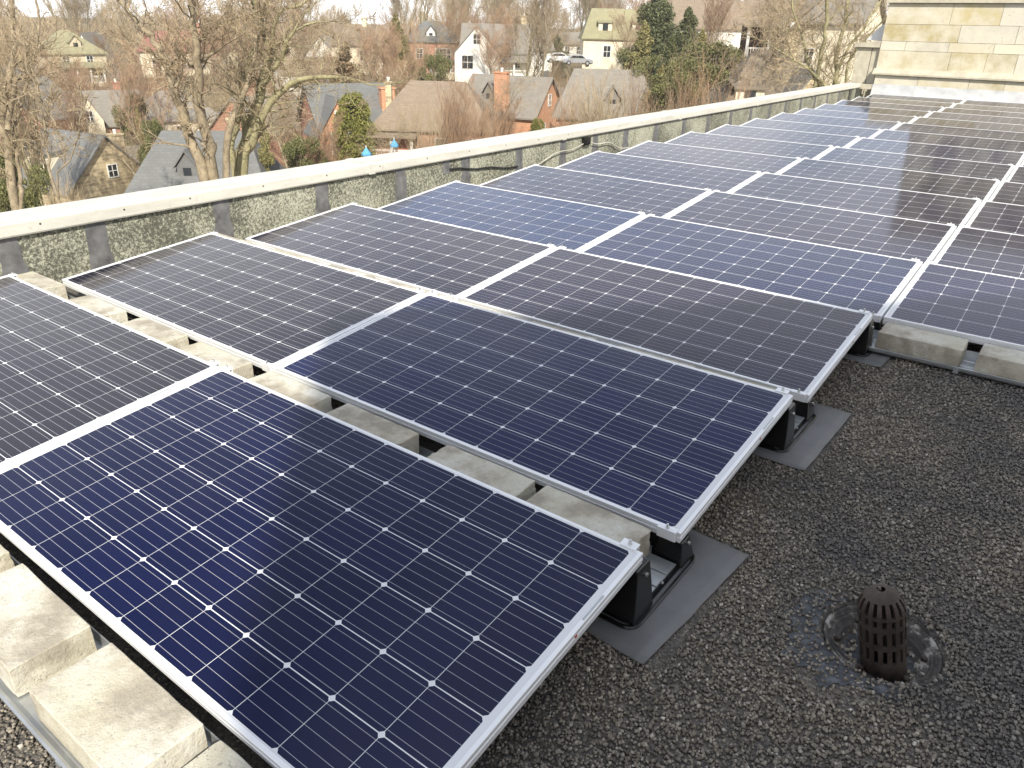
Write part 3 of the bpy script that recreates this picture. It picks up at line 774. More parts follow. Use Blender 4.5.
# ------------------------------------------------------------------ unseen building block added behind the camera to shade the open gravel
pb = empty('shade_building', 'tall plain unseen building block added behind the camera to shade the gravel', 'building', (5.9, -6.48, 0), math.atan2(.70, .714))
m_ = MB(); m_.box((0, -4., -12), (13., 0, 9.1)); m_.build('wall', M['tan_stone'], pb)
m_ = MB(); m_.box((-.03, -4.1, 9.102), (13.1, .03, 9.22)); m_.build('cornice', M['ledge'], pb, bevel=.02)

# ------------------------------------------------------------------ houses in the valley and on the far slope
GROUND = [(-5, 5, -12), (0, 20, -12), (10, 60, -9), (-20, 20, -12.5), (-30, 5, -14), (-60, -10, -14)]
def yaw_at(P, phi):
    d = Vector((P.x-CAM.x, P.y-CAM.y)).normalized(); return math.atan2(-d.x, d.y)+R(phi)
class House:
    """gabled or hipped house; local x runs along the ridge, -y is the front, origin on the ground under the ridge"""
    def __init__(s, label, px, py, D, phi, L, W, hw, hr, wall, roof, hip=0., over=.35, name='house', cat='house', gable=None, group=None):
        P = at(px, py, D); s.L, s.W, s.hw, s.hr = L, W, hw, hr
        z = P.z-hw-hr; s.o = empty(name, label, cat, (P.x, P.y, z), yaw_at(P, phi), group)
        GROUND.append((P.x, P.y, z+.3)); s.wallmat = wall
        m_ = MB(); x, y = L/2, W/2; t_ = .16
        if hip <= 0:
            m_.add([(-x, -y, -2), (x, -y, -2), (x, y, -2), (-x, y, -2), (-x, -y, hw), (x, -y, hw), (x, y, hw), (-x, y, hw), (-x, 0, hw+hr-.02), (x, 0, hw+hr-.02)],
                   [(0, 1, 5, 4), (1, 2, 6, 9, 5), (2, 3, 7, 6), (3, 0, 4, 8, 7), (4, 5, 9, 8), (6, 7, 8, 9)])
        else: m_.box((-x, -y, -2), (x, y, hw))
        s.w = m_.build('wall', wall, s.o)
        m_ = MB(); e = over; dz = hr*e/y
        if hip <= 0:
            for sg in (-1, 1):
                m_.add([(-x-e, sg*(y+e), hw-dz), (x+e, sg*(y+e), hw-dz), (x+e, 0, hw+hr), (-x-e, 0, hw+hr), (-x-e, sg*(y+e), hw-dz+t_), (x+e, sg*(y+e), hw-dz+t_), (x+e, 0, hw+hr+t_), (-x-e, 0, hw+hr+t_)],
                       [(0, 1, 2, 3), (7, 6, 5, 4), (0, 4, 5, 1), (1, 5, 6, 2), (3, 7, 4, 0), (2, 6, 7, 3)])
        else:
            q = min(hip, x-.01); z0 = hw-.05
            m_.add([(-x-e, -y-e, z0), (x+e, -y-e, z0), (x+e, y+e, z0), (-x-e, y+e, z0), (-x-e, -y-e, z0+t_), (x+e, -y-e, z0+t_), (x+e, y+e, z0+t_), (-x-e, y+e, z0+t_), (-x+q, 0, hw+hr+t_), (x-q, 0, hw+hr+t_)],
                   [(3, 2, 1, 0), (0, 1, 5, 4), (1, 2, 6, 5), (2, 3, 7, 6), (3, 0, 4, 7), (4, 5, 9, 8), (5, 6, 9), (6, 7, 8, 9), (7, 4, 8)])
        s.r = m_.build('roof', roof, s.o)
    def frame(s, face):
        """matrix with x along the face, y outward, z up, origin at ground, middle of the face"""
        a, d = {'F': (0, s.W/2), 'R': (90, s.L/2), 'B': (180, s.W/2), 'L': (-90, s.L/2)}[face]
        return Matrix.Rotation(R(a), 4, 'Z') @ Matrix.Translation((0, -d, 0)) @ Matrix.Diagonal((1, -1, 1, 1))
    def window(s, face, u, z, w_=1., h=1.3, off=0., panes=2, mat_=None, name='window'):
        Mx = s.frame(face); m_ = MB(); a = .09; y0, y1 = off+.003, off+.07
        m_.box((u-w_/2-a, y0, z-a), (u-w_/2, y1, z+h+a), Mx); m_.box((u+w_/2, y0, z-a), (u+w_/2+a, y1, z+h+a), Mx)
        m_.box((u-w_/2, y0, z-a), (u+w_/2, y1, z), Mx); m_.box((u-w_/2, y0, z+h), (u+w_/2, y1, z+h+a), Mx)
        m_.box((u-w_/2, y0, z+h/2-.03), (u+w_/2, y1-.02, z+h/2+.03), Mx)
        for k in range(1, panes): q = u-w_/2+w_*k/panes; m_.box((q-.03, y0, z), (q+.03, y1-.025, z+h), Mx)
        f = m_.build(name, M['frame'], s.o)
        m_ = MB(); m_.box((u-w_/2+.002, off+.004, z+.002), (u+w_/2-.002, off+.02, z+h-.002), Mx); m_.build('pane', M['glass'], f)
        return f
    def door(s, face, u, w_=1., h=2.1, mat_='door_red', z=0.):
        Mx = s.frame(face); m_ = MB(); m_.box((u-w_/2-.12, .003, z), (u-w_/2, .09, z+h+.12), Mx); m_.box((u+w_/2, .003, z), (u+w_/2+.12, .09, z+h+.12), Mx); m_.box((u-w_/2, .003, z+h), (u+w_/2, .09, z+h+.12), Mx)
        f = m_.build('door_frame', M['frame'], s.o); m_ = MB(); m_.box((u-w_/2, .004, z), (u+w_/2, .05, z+h), Mx); m_.build('door', M[mat_], f)
    def chimney(s, x, y, w_, top, mat_, z0=0., d=None, pot='frame'):
        d = d or w_; m_ = MB(); m_.box((x-w_/2, y-d/2, z0), (x+w_/2, y+d/2, top)); m_.box((x-w_/2-.08, y-d/2-.08, top+.002), (x+w_/2+.08, y+d/2+.08, top+.14))
        c = m_.build('chimney', mat_, s.o)
        m_ = MB(); m_.lathe([(.13, top+.142), (.15, top+.5), (.11, top+.5), (.10, top+.2)], 10, (x, y, 0)); m_.build('chimney_pot', M[pot], c); return c
    def dormer(s, u, w_, z0, h, wall, roof, depth=3., out=None, hr=.9, shed=False):
        """dormer on the front roof slope, z0 above ground at its face"""
        yf = -s.W/2*(1-(z0-s.hw)/s.hr) if out is None else out
        m_ = MB(); x0, x1 = u-w_/2, u+w_/2
        if shed:
            m_.box((x0, yf, z0), (x1, yf+depth, z0+h)); d = m_.build('dormer', wall, s.o)
            m_ = MB(); m_.prism([(yf-.25, z0+h+.002), (yf-.25, z0+h+.12), (yf+depth+.4, z0+h+.5), (yf+depth+.4, z0+h+.002)], x0-.2, x1+.2, 'x'); m_.build('dormer_roof', roof, d)
        else:
            m_.prism([(x0, z0), (x1, z0), (x1, z0+h), (u, z0+h+hr), (x0, z0+h)], yf, yf+depth, 'y'); d = m_.build('dormer', wall, s.o)
            m_ = MB(); m_.prism([(x0-.2, z0+h-.14), (u, z0+h+hr+.05), (x1+.2, z0+h-.14), (x1+.2, z0+h), (u, z0+h+hr+.19), (x0-.2, z0+h)], yf-.2, yf+depth, 'y'); m_.build('dormer_roof', roof, d)
        m_ = MB(); m_.box((u-w_*.2, yf-.05, z0+.35), (u+w_*.2, yf-.004, z0+h-.1)); m_.build('dormer_window', M['glass'], d); return d
    def cross(s, u, w_, hw, hr, out, wall, roof, wins=(), name='gable_wing'):
        """gabled wing standing out of the front"""
        y0 = -s.W/2-out; x0, x1 = u-w_/2, u+w_/2; m_ = MB()
        m_.prism([(x0, -2), (x1, -2), (x1, hw), (u, hw+hr-.03), (x0, hw)], y0, -.05, 'y'); g = m_.build(name, wall, s.o)
        m_ = MB(); e = .3; dz = hr*e/(w_/2)
        m_.prism([(x0-e, hw-dz), (u, hw+hr), (x1+e, hw-dz), (x1+e, hw-dz+.15), (u, hw+hr+.15), (x0-e, hw-dz+.15)], y0-.25, -.04, 'y'); m_.build('wing_roof', roof, g)
        for (uu, z, ww, hh) in wins:
            s.window('F', uu, z, ww, hh, off=out)
        return g
    def porch(s, u, w_, d, h, roof, face='F', posts=3, base=.6, rail=True, hr=.8):
        Mx = s.frame(face); m_ = MB(); m_.box((u-w_/2, .002, -2), (u+w_/2, d, base), Mx); p = m_.build('porch', M['cream'], s.o)
        for k in range(posts):
            x = u-w_/2+.15+(w_-.3)*k/(posts-1); m_ = MB(); m_.box((x-.12, d-.3, base+.002), (x+.12, d-.06, h), Mx); m_.build('post', M['frame'], p)
        if rail:
            m_ = MB(); m_.box((u-w_/2+.3, d-.15, base+.85), (u+w_/2-.3, d-.10, base+.95), Mx)
            n = int(w_/.25)
            for k in range(n): x = u-w_/2+.3+(w_-.6)*k/n; m_.box((x-.025, d-.14, base+.002), (x+.025, d-.11, base+.85), Mx)
            m_.build('railing', M['frame'], p)
        m_ = MB(); e = .3
        vs = [(u-w_/2-e, -.0+.003, h), (u+w_/2+e, .003, h), (u+w_/2+e, d+e, h), (u-w_/2-e, d+e, h), (u-w_/2-e, .003, h+hr), (u+w_/2+e, .003, h+hr), (u+w_/2+e, d+e, h+.15), (u-w_/2-e, d+e, h+.15)]
        m_.add([Mx @ Vector(v) for v in vs], [(0, 3, 2, 1), (4, 5, 6, 7), (0, 1, 5, 4), (1, 2, 6, 5), (2, 3, 7, 6), (3, 0, 4, 7)]); m_.build('porch_roof', roof, p)

# stone cottage, lower left
h = House('tan rubble stone cottage with cream dormer and stone gable, lower left beyond the parapet', 73, 133, 80, -57, 8.0, 8.2, 4.4, 4.0, M['tan_stone'], M['slate_roof'])
h.window('R', .3, 5.0, .85, 1.0); h.window('R', -.6, 1.4, 1., 1.2); h.window('R', 2.1, 1.4, .8, 1.2)
h.dormer(-.9, 2.6, 5.0, 1.9, M['cream'], M['slate_roof'], 3., None, .5, shed=True)
h.window('F', -.5, 1.4, 1.6, 1.4); h.chimney(2.6, 2.2, .9, 8.2, M['tan_stone'])
# brick house with light gable
h = House('brick house with a narrow pale gable wing and grey roof, behind the stone cottage', 84, 92, 105, 4, 11, 8, 4.6, 3.2, M['red_brick'], M['grey_roof'])
h.cross(-.3, 2.6, 5.2, 2.4, 1.2, M['cream'], M['grey_roof'], [(-.3, 5.0, .6, 1.2), (-.2, 2.4, .9, 1.2)])
h.window('F', -3.4, 2.2, 1.1, 1.3); h.window('F', 2.6, 2.2, 1.1, 1.3); h.window('F', 4.3, 2.2, .7, 1.3); h.chimney(3.6, 1.2, .8, 8.6, M['red_brick'])
# left edge brick gable
h = House('red brick gabled house half cut by the left edge of the picture', 20, 80, 98, 60, 9, 7.5, 4.8, 3.4, M['red_brick'], M['grey_roof'])
h.window('L', 0, 4.8, .9, 1.2); h.window('L', -1.8, 1.6, 1.1, 1.3); h.window('L', 1.8, 1.6, 1.1, 1.3); h.window('F', 0, 2, 1, 1.3)
h = House('cream house at the left edge beside the red brick gable', -8, 66, 118, 10, 9, 7.5, 5.2, 3., M['cream'], M['slate_roof'])
h.window('F', 3, 3, 1, 1.4); h.window('F', 1, 3, 1, 1.4)
# tan hipped house with porch
h = House('tan house with a broad hipped roof and dark porch opening on the slope, upper left', 64, 31, 150, 14, 8.5, 8.5, 4.6, 3.2, M['tan'], M['olive_roof'], hip=3.6)
h.porch(0, 6., 2.4, 2.7, M['olive_roof'], posts=4); h.window('F', -1.6, 3.2, .9, 1.1); h.window('F', 1.8, 3.2, .9, 1.1); h.dormer(.4, 1.6, 5.3, 1., M['tan'], M['olive_roof'], 2.5)
h = House('small white gabled house right of the tan hipped house, upper left', 91, 33, 152, 62, 6, 4.2, 3.4, 4.4, M['white'], M['grey_roof'])
h.window('L', 0, 2.6, .7, 1.); h.window('L', 0, .6, 1., 1.2)
# slate house
h = House('house with a wide steep slate roof behind the forked tree trunks', 205, 133, 60, -14, 9.0, 9.2, 3.0, 3.8, M['cream'], M['slate_roof'], hip=1.6)
h.dormer(-.7, 1.3, 4.1, .95, M['slate_roof'], M['slate_roof'], 2.2); h.door('F', -4.0, .8); h.window('F', -2.4, 1.2, .9, 1.1); h.chimney(1.8, 1.0, .7, 7.6, M['tan_stone'])
h = House('low grey roofed garage between the stone cottage and the slate roofed house', 152, 146, 86, 12, 4.6, 4.6, 2.6, 1.6, M['tan'], M['grey_roof'])
h.window('F', .8, 1, .8, .8)
# cream porch house
h = House('cream two storey house with a white columned porch seen through the bare twigs, left', 172, 92, 96, 6, 8.5, 8, 5.4, 2.6, M['cream'], M['grey_roof'], hip=3.)
h.porch(0, 7.6, 2., 2.7, M['grey_roof'], posts=5); h.window('F', -2.4, 3.5, 1., 1.4); h.window('F', 0, 3.5, 1., 1.4); h.window('F', 2.4, 3.5, 1., 1.4)
h = House('cream house with a red roof high on the left slope', 180, 32, 165, 4, 15, 9, 4.4, 3.2, M['cream'], M['red_roof'], hip=2.)
for u in (-5, -2.5, 0, 2.5, 5): h.window('F', u, 1.6, 1.3, 1.5)
h.chimney(3.5, .5, .9, 9., M['red_brick'])
h = House('pale gabled house right of the red roofed one on the left slope', 236, 28, 170, -24, 9, 8, 4.8, 3.2, M['tan'], M['grey_roof'])
h.window('R', 0, 4.6, 1, 1.2); h.window('F', -2, 1.8, 1.2, 1.4); h.window('F', 2, 1.8, 1.2, 1.4)
h = House('red brick gable house behind the big bare tree, left of centre', 262, 96, 92, 48, 9, 7, 4.6, 3.2, M['red_brick'], M['grey_roof'])
h.window('L', 0, 4.8, .8, 1.1); h.window('F', 0, 2, 1, 1.3)
h.chimney(-1, 1, .8, 8.8, M['red_brick'])
# brick house with awning
h = House('red brick house with a front gable, green window awning and tall orange chimney', 346, 85, 76, 16, 7.2, 7.4, 4.0, 3.2, M['red_brick'], M['slate_roof'])
h.cross(-2.2, 3.6, 3.6, 2.8, 1.0, M['orange_brick'], M['slate_roof'], [(-2.2, 4.4, .5, 1.0), (-2.1, 1.9, 1.6, 1.4)])
h.chimney(3.1, -2.2, 1.25, 7.0, M['orange_brick'], 0, .8); h.window('F', .6, 1.9, 1, 1.3)
m_ = MB(); Mx = h.frame('F'); m_.add([Mx @ Vector(v) for v in [(-3.05, 1.08, 3.75), (-1.15, 1.08, 3.75), (-1.15, 1.7, 3.3), (-3.05, 1.7, 3.3), (-3.05, 1.08, 3.3), (-1.15, 1.08, 3.3)]],
      [(0, 1, 2, 3), (0, 3, 4), (1, 5, 2), (3, 2, 5, 4)]); m_.build('awning', M['awning'], h.o)
# brown roof house
h = House('house with a big tan brown hipped roof and open corner porch, centre left', 438, 83, 70, -8, 9.6, 9., 3.0, 3.4, M['red_brick'], M['brown_roof'], hip=2.4)
h.porch(-3.2, 3.6, .9, 2.5, M['brown_roof'], posts=3, hr=.35); h.window('F', 1.0, 1.2, 1.3, 1.2); h.window('F', 3.4, 1.2, 1., 1.2)
h.chimney(-4.2, -.4, .5, 6.3, M['tan_stone'], pot='frame')
# grey roof with orange chimney and brick gable
h = House('brick house with grey shingle roof and twin flue orange chimney on its front slope', 512, 77, 84, -26, 8.6, 7.2, 3.4, 3.3, M['orange_brick'], M['grey_roof'])
h.chimney(.4, -3.1, 1.4, 7.2, M['orange_brick'], 0, .7); h.window('R', 0, 4.2, .6, 1.); h.window('F', -2.6, 1.3, 1.1, 1.3); h.window('R', -1.4, 1.2, .9, 1.3)
h.dormer(-1.4, 1.1, 4.4, .9, M['grey_roof'], M['grey_roof'], 2.)
h = House('small brick outbuilding with steep gable right of the orange chimney house', 556, 88, 86, -58, 4.5, 4.6, 3.2, 2.8, M['orange_brick'], M['brown_roof'])
h.window('R', 0, 1.3, .8, 1.2)
# grey roof behind the bare bush
h = House('low house with a wide grey hipped roof behind the bare shrub, centre', 608, 71, 76, 2, 9.0, 8.4, 3.0, 3.8, M['red_brick'], M['grey_roof'], hip=1.4)
h.dormer(.5, 1.2, 3.9, .8, M['grey_roof'], M['grey_roof'], 2.); h.window('F', -2, 1.1, 1.2, 1.2)
# right stone house
h = House('tan stone house with long sloping brown roof and stone gable wing, right beside the tower', 770, 53, 64, 14, 7.6, 9., 3.0, 4.0, M['tan_stone'], M['bark_roof'], hip=2.6)
h.cross(1.6, 3.8, 3.2, 2.8, 1.8, M['tan_stone'], M['grey_roof'], [(1.7, 3.4, .45, 1.0)])
h.dormer(-1.9, 2.0, 3.6, 1.1, M['cream'], M['bark_roof'], 2.4, shed=True)
h.chimney(1.4, .4, 1.0, 8.6, M['tan_stone'])
h = House('dark timber house with a shadowy upper porch high behind the right stone house', 800, -12, 84, -4, 8.5, 8, 6.6, 3., M['brown'], M['brown_roof'])
h.porch(-.5, 6., 2., 6.2, M['brown_roof'], posts=4, base=3.6); h.window('F', -2.4, 1.6, .9, .9); h.window('F', 3.6, 4., .8, 1.2)
h = House('yellow cream house corner seen between tree trunks left of the tower', 846, -6, 74, -20, 5., 5, 6.4, 2., M['cream'], M['grey_roof'])
h.window('F', -1.2, 3.2, .7, 1.1)
# second line on the slope
h = House('brick house with grey hipped roof, white dormers and a white balcony, upper centre left', 432, 22, 138, 6, 8.4, 9, 6.0, 2.9, M['red_brick'], M['slate_roof'], hip=3.)
h.window('F', -2.6, 3.6, 1., 1.4); h.window('F', 1.2, 3.4, 2.4, 1.6, panes=4); h.dormer(-.6, 1.4, 6.6, .8, M['white'], M['slate_roof'], 2.); h.porch(1.4, 5., 1.8, 3.2, M['slate_roof'], posts=4, base=1.6, hr=.2)
h = House('white gabled house with grey roof and raised deck, upper centre', 500, 25, 128, -4, 11, 8, 4.6, 3.6, M['white'], M['grey_roof'])
h.cross(-3.0, 6.6, 4.4, 3.6, 1.6, M['white'], M['grey_roof'], [(-3., 5.6, 1., 1.3), (-4.4, 2.2, 1.6, 1.8)]); h.window('F', 3, 2.4, 1, 1.4); h.porch(2.6, 4.4, 1.7, 3.2, M['grey_roof'], posts=3, base=1.2)
h.chimney(3.6, .8, .9, 9.4, M['tan_stone'])
h = House('narrow white gable house behind the tall trunks, upper centre', 533, 24, 133, 40, 4.4, 4.8, 4.6, 3.4, M['white'], M['grey_roof'])
h.window('L', 0, 4., .8, 1.2); h.window('F', 0, 3, .8, 1.2)
h = House('small distant white house above the parked cars', 574, 33, 158, 0, 5, 5, 3.2, 1.8, M['white'], M['grey_roof'])
h.window('F', -1.1, 1.5, .8, 1.2); h.window('F', 1.1, 1.5, .8, 1.2)
h = House('cream house with olive mansard roof and two dormers, upper right of centre', 622, 10, 128, 6, 11.5, 8, 4.6, 4.0, M['cream'], M['olive_roof'], hip=1.2)
h.dormer(-2.6, 2., 5.4, 1.4, M['cream'], M['olive_roof'], 2.4, shed=True); h.dormer(2.2, 1.6, 5.6, 1.2, M['cream'], M['olive_roof'], 2.4, shed=True); h.window('F', -2.2, 2.2, 1., 1.5); h.window('F', 1.2, 2.2, .9, 1.5); h.window('F', 3.6, 2.2, .9, 1.5)
h = House('large pale house with white front behind the evergreens, upper right', 722, 2, 112, 8, 12, 9, 6.4, 3., M['white'], M['brown_roof'])
h.window('F', -3.6, 3.2, 1.1, 1.5); h.window('F', -1, 3.2, 1.1, 1.5); h.window('F', 3, 3.2, 1.1, 1.5); h.window('F', -2.3, .8, 1.6, 1.5)
h = House('cream gable house half hidden behind the brown conical tree', 372, 26, 142, -10, 12, 8, 4.4, 2.8, M['cream'], M['brown_roof'])
h.window('F', 2.6, 2., 1., 1.5); h.window('F', 4.4, 2., 1., 1.5); h.window('F', -1, 2., 1., 1.5); h.chimney(-1.2, 0, .8, 8.4, M['cream'])
h = House('pale yellow house with brown roof left of the conical shrub', 268, 24, 148, 4, 8.5, 8, 5., 2.6, M['cream'], M['brown_roof'])
for u in (-2.6, -.4, 2.2): h.window('F', u, 2.8, 1.2, 1.4)
h = House('low white house with brown roof under the yellow one, upper left of centre', 306, 58, 120, 10, 8.5, 6, 3., 1.8, M['white'], M['brown_roof'])
h.window('F', -2, 1.1, 1., 1.2); h.window('F', .6, 1.1, 1., 1.2); h.window('F', 2.8, 1.1, .8, 1.2)
h = House('white gabled house high on the far slope, top centre', 330, 36, 158, 60, 7, 6.5, 4.2, 3., M['white'], M['grey_roof'])
h.window('L', 0, 2.4, 1.2, 1.4)

# ------------------------------------------------------------------ terrain
def terrain(x, y):
    a = b = 0.
    for gx, gy, gz in GROUND+FAR:
        w_ = 1./((x-gx)**2+(y-gy)**2+30.)**1.6; a += w_*gz; b += w_
    return a/b
FAR = []
for azd in range(-100, 25, 8):
    for D_, z in ((190, -5.0), (240, -6.), (330, -5.), (600, -4.), (900, -4.)):
        FAR.append((CAM.x+D_*math.sin(R(azd)), CAM.y+D_*math.cos(R(azd)), z+1.5*math.sin(azd*.13)))
for azd in list(range(30, 261, 20)):
    for D_ in (90, 300, 900): FAR.append((CAM.x+D_*math.sin(R(azd)), CAM.y+D_*math.cos(R(azd)), -9))
m_ = MB(); rad = [0, 8, 14, 20, 26, 33, 40, 48, 56, 64, 72, 80, 90, 100, 110, 120, 132, 145, 160, 180, 200, 230, 260, 300, 360, 450, 600, 900, 1400, 2200]; na = 120
vs = []
for i, r_ in enumerate(rad):
    for k in range(na):
        a_ = 2*math.pi*k/na; x, y = r_*math.sin(a_), 8+r_*math.cos(a_)
        z = terrain(x, y)+.5*noise.noise(Vector((x*.06, y*.06, 0)))
        z = min(z, -9.5) if r_ < 33 else z
        vs.append((x, y, z))
fs = [(i*na+k, i*na+(k+1) % na, (i+1)*na+(k+1) % na, (i+1)*na+k)[::-1] for i in range(len(rad)-1) for k in range(na)]
m_.add(vs, fs); o = m_.build('ground', M['land'], smooth=True); o['kind'] = 'structure'
def gz(x, y): return terrain(x, y)

# ------------------------------------------------------------------ trees
def grow(mb, tw, p, d, L, r_, lvl, rnd, up_=.25, nch=(5, 6, 5), spread=.9, minr=.006, top=True, wig=.22, kink=1.):
    """a limb of several segments with side branches; thick ones to mb, thin ones to tw"""
    n = 6 if lvl == 0 else 5 if lvl == 1 else 4 if lvl == 2 else 3
    pts = [Vector(p)]; rs_ = [r_]; d = Vector(d).normalized(); dirs = [d.copy()]
    for i in range(n):
        d = (d+Vector((rnd.gauss(0, wig), rnd.gauss(0, wig), rnd.gauss(0, wig*.7)+up_*.3))*kink).normalized()
        pts.append(pts[-1]+d*L/n); rs_.append(max(minr*.7, r_*(1-.72*(i+1)/n))); dirs.append(d.copy())
    (mb if lvl <= 1 else tw).tube(pts, rs_, 6 if lvl == 0 else 4 if lvl == 1 else 3, cap=False)
    if lvl >= len(nch): return
    k_ = nch[lvl]
    for k in range(k_):
        f = (.22 if lvl == 0 else .15)+(.80 if lvl == 0 else .85)*(k+rnd.random()*.8)/k_
        f = min(f, 1.); i = min(n-1, int(f*n)); q = pts[i].lerp(pts[i+1], f*n-i)
        a_ = rnd.uniform(0, 6.28); o_ = dirs[i].orthogonal().normalized(); o_.rotate(Matrix.Rotation(a_, 3, dirs[i]))
        nd = dirs[i]*(1-.25*spread)+o_*spread*rnd.uniform(.6, 1.2)+Vector((0, 0, up_))
        grow(mb, tw, q, nd, L*rnd.uniform(.42, .66)*(1.05-f*.35), max(minr, rs_[i]*rnd.uniform(.42, .62)), lvl+1, rnd, up_, nch, spread, minr, top, wig, kink)
def bare_tree_proto(seed, H, r0, nch, spread, up_, bm_, tm_, name='bare_tree', fork=1, wig=.2, minr=.012):
    rnd = random.Random(seed); a, b = MB(), MB()
    root = empty(name, 'x', 'tree')
    for k in range(fork):
        d = Vector((rnd.gauss(0, .12)*(fork > 1)*2, rnd.gauss(0, .12)*(fork > 1)*2, 1))
        grow(a, b, (rnd.gauss(0, .1)*(fork > 1), rnd.gauss(0, .1)*(fork > 1), -.5), d, H*rnd.uniform(.85, 1.), r0, 0, rnd, up_, nch, spread, minr, wig=wig)
    a.build('trunk', bm_, root, smooth=True); b.build('crown', tm_, root); return root
def leaf_cloud(n_, fn, size, rnd_):
    """many small leaf faces; fn gives point and outward direction"""
    V_ = np.zeros((n_, 4, 3)); 
    for i in range(n_):
        p, s_ = fn(rnd_); u = np.array([rnd_.gauss(0, 1), rnd_.gauss(0, 1), rnd_.gauss(0, 1)]); u /= np.linalg.norm(u)
        v = np.cross(u, [rnd_.gauss(0, 1), rnd_.gauss(0, 1), rnd_.gauss(0, 1)]); v /= np.linalg.norm(v)
        q = size*s_*rnd_.uniform(.6, 1.3)
        V_[i] = [p-u*q, p+v*q*.45, p+u*q, p-v*q*.45]
    return V_.reshape(-1, 3), np.arange(n_*4).reshape(-1, 4)
def evergreen_proto(seed, H, Rr, mat_, kind, n_=9000, size=.16, name='evergreen_tree'):
    rnd = random.Random(seed); root = empty(name, 'x', 'tree'); a = MB()
    a.tube([(0, 0, -.5), (0, 0, H*.5), (0, 0, H*.92)], [H*.022, H*.014, H*.004], 7)
    lobes = []
    if kind == 'cone':
        for k in range(64):
            f = rnd.random()**.8; z = H*(.06+.9*f); rr = Rr*(1-f)**.75*rnd.uniform(.55, 1.1); t_ = rnd.uniform(0, 6.28)
            lobes.append((np.array([rr*math.cos(t_)*.62, rr*math.sin(t_)*.62, z]), np.array([rr*.5+.16, rr*.5+.16, H*.045+.1])))
            a.tube([(0, 0, z-.05*H), (rr*math.cos(t_)*.6, rr*math.sin(t_)*.6, z)], [H*.005, H*.002], 4)
    elif kind == 'egg':
        for k in range(170):
            f = rnd.random(); z = H*(.05+.9*f); e = math.sin(math.pi*(f*.86+.10))**.6; rr = Rr*e*rnd.uniform(.7, 1.04); t_ = rnd.uniform(0, 6.28)
            lobes.append((np.array([rr*math.cos(t_)*.8, rr*math.sin(t_)*.8, z]), np.array([.26*Rr, .26*Rr, .075*H])))
    else:
        for k in range(34):
            t_ = rnd.uniform(0, 6.28); f = rnd.random(); z = H*(.18+.78*f); rr = Rr*math.sqrt(max(.05, 1-(f*1.5-.6)**2))*rnd.uniform(.25, .95)
            lobes.append((np.array([rr*math.cos(t_), rr*math.sin(t_), z]), np.array([.22*Rr, .22*Rr, .09*H])*rnd.uniform(.7, 1.3)))
            a.tube([(0, 0, z*.6), (rr*math.cos(t_)*.5, rr*math.sin(t_)*.5, z*.85), (rr*math.cos(t_), rr*math.sin(t_), z)], [H*.008, H*.005, H*.002], 4)
    a.build('trunk', M['bark_dark'], root, smooth=True)
    def fn(q):
        c_, s_ = lobes[q.randrange(len(lobes))]; d = np.array([q.gauss(0, 1), q.gauss(0, 1), q.gauss(0, 1)]); d /= np.linalg.norm(d)
        return c_+d*s_*q.random()**.45, 1.
    V_, F_ = leaf_cloud(n_, fn, size, rnd); me = np_mesh('crown', V_, F_, mat_); o_ = bpy.data.objects.new('crown', me); C.objects.link(o_); o_.parent = root
    return root
def shrub_proto(seed, H, nst, mat_, spread=.45, nch=(4, 4), r0=.03):
    rnd = random.Random(seed); a, b = MB(), MB(); root = empty('bare_shrub', 'x', 'shrub')
    for k in range(nst):
        t_ = rnd.uniform(0, 6.28); s_ = spread*rnd.random()**.5; d = Vector((math.cos(t_)*s_, math.sin(t_)*s_, 1))
        grow(a, b, (d.x*.5, d.y*.5, -.3), d, H*rnd.uniform(.6, 1.05), r0, 1, rnd, .25, (0,)+nch, .55, .008, wig=.12)
    a.build('stems', mat_, root); b.build('twigs', mat_, root); return root
PROTO_USED = {}
def use(proto, P, sc=1., rz=0., sz=None, label=None, cat=None, group=None, sink=True):
    """place a thing: the first time the prototype itself, then copies of it and its parts"""
    if proto.name in PROTO_USED: o = copy_tree(proto)
    else: o = proto; PROTO_USED[proto.name] = 1
    z = gz(P[0], P[1])-.2 if sink else P[2]
    o.location = (P[0], P[1], z); o.rotation_euler = (0, 0, rz); o.scale = (sc, sc, sz or sc)
    tag(o, label, cat, group)
    if not group and 'group' in o: del o['group']
    return o
def pol(azd, D): return (CAM.x+D*math.sin(R(azd)), CAM.y+D*math.cos(R(azd)))

B = [bare_tree_proto(101, 15, .22, (9, 8, 7, 6), .95, .25, M['bark'], M['twig'], wig=.12),
     bare_tree_proto(102, 13, .20, (10, 8, 7, 5), 1.1, .12, M['bark'], M['twig'], wig=.16),
     bare_tree_proto(103, 16, .20, (8, 7, 7, 5), .6, .45, M['bark_green'], M['twig'], fork=3, wig=.1),
     bare_tree_proto(104, 12, .15, (10, 7, 7, 5), .8, .3, M['bark'], M['twig_red'], wig=.14, fork=2),
     bare_tree_proto(105, 18, .24, (11, 8, 7, 5), .7, .4, M['bark_green'], M['twig'], wig=.08)]
SH = [shrub_proto(201, 4.2, 34, M['twig_red']), shrub_proto(202, 3.6, 44, M['twig'], .6), shrub_proto(203, 5., 30, M['twig_red'], .35)]
rnd = random.Random(77)
# far slope trees: too alike to tell apart
for k in range(150):
    azd = rnd.uniform(-78, -9)
    if -49.5 < azd < -45 and k > 12: azd += 8; D_ = rnd.choice([rnd.uniform(158, 205), rnd.uniform(185, 270)])
    x, y = pol(azd, D_)
    use(B[rnd.choice([0, 1, 2, 3, 4, 0, 4])], (x, y), rnd.uniform(.72, 1.12), rnd.uniform(0, 6.28), None, 'bare winter tree in the wood on the far slope beyond the houses', 'tree', 'bare trees of the wood on the far slope')
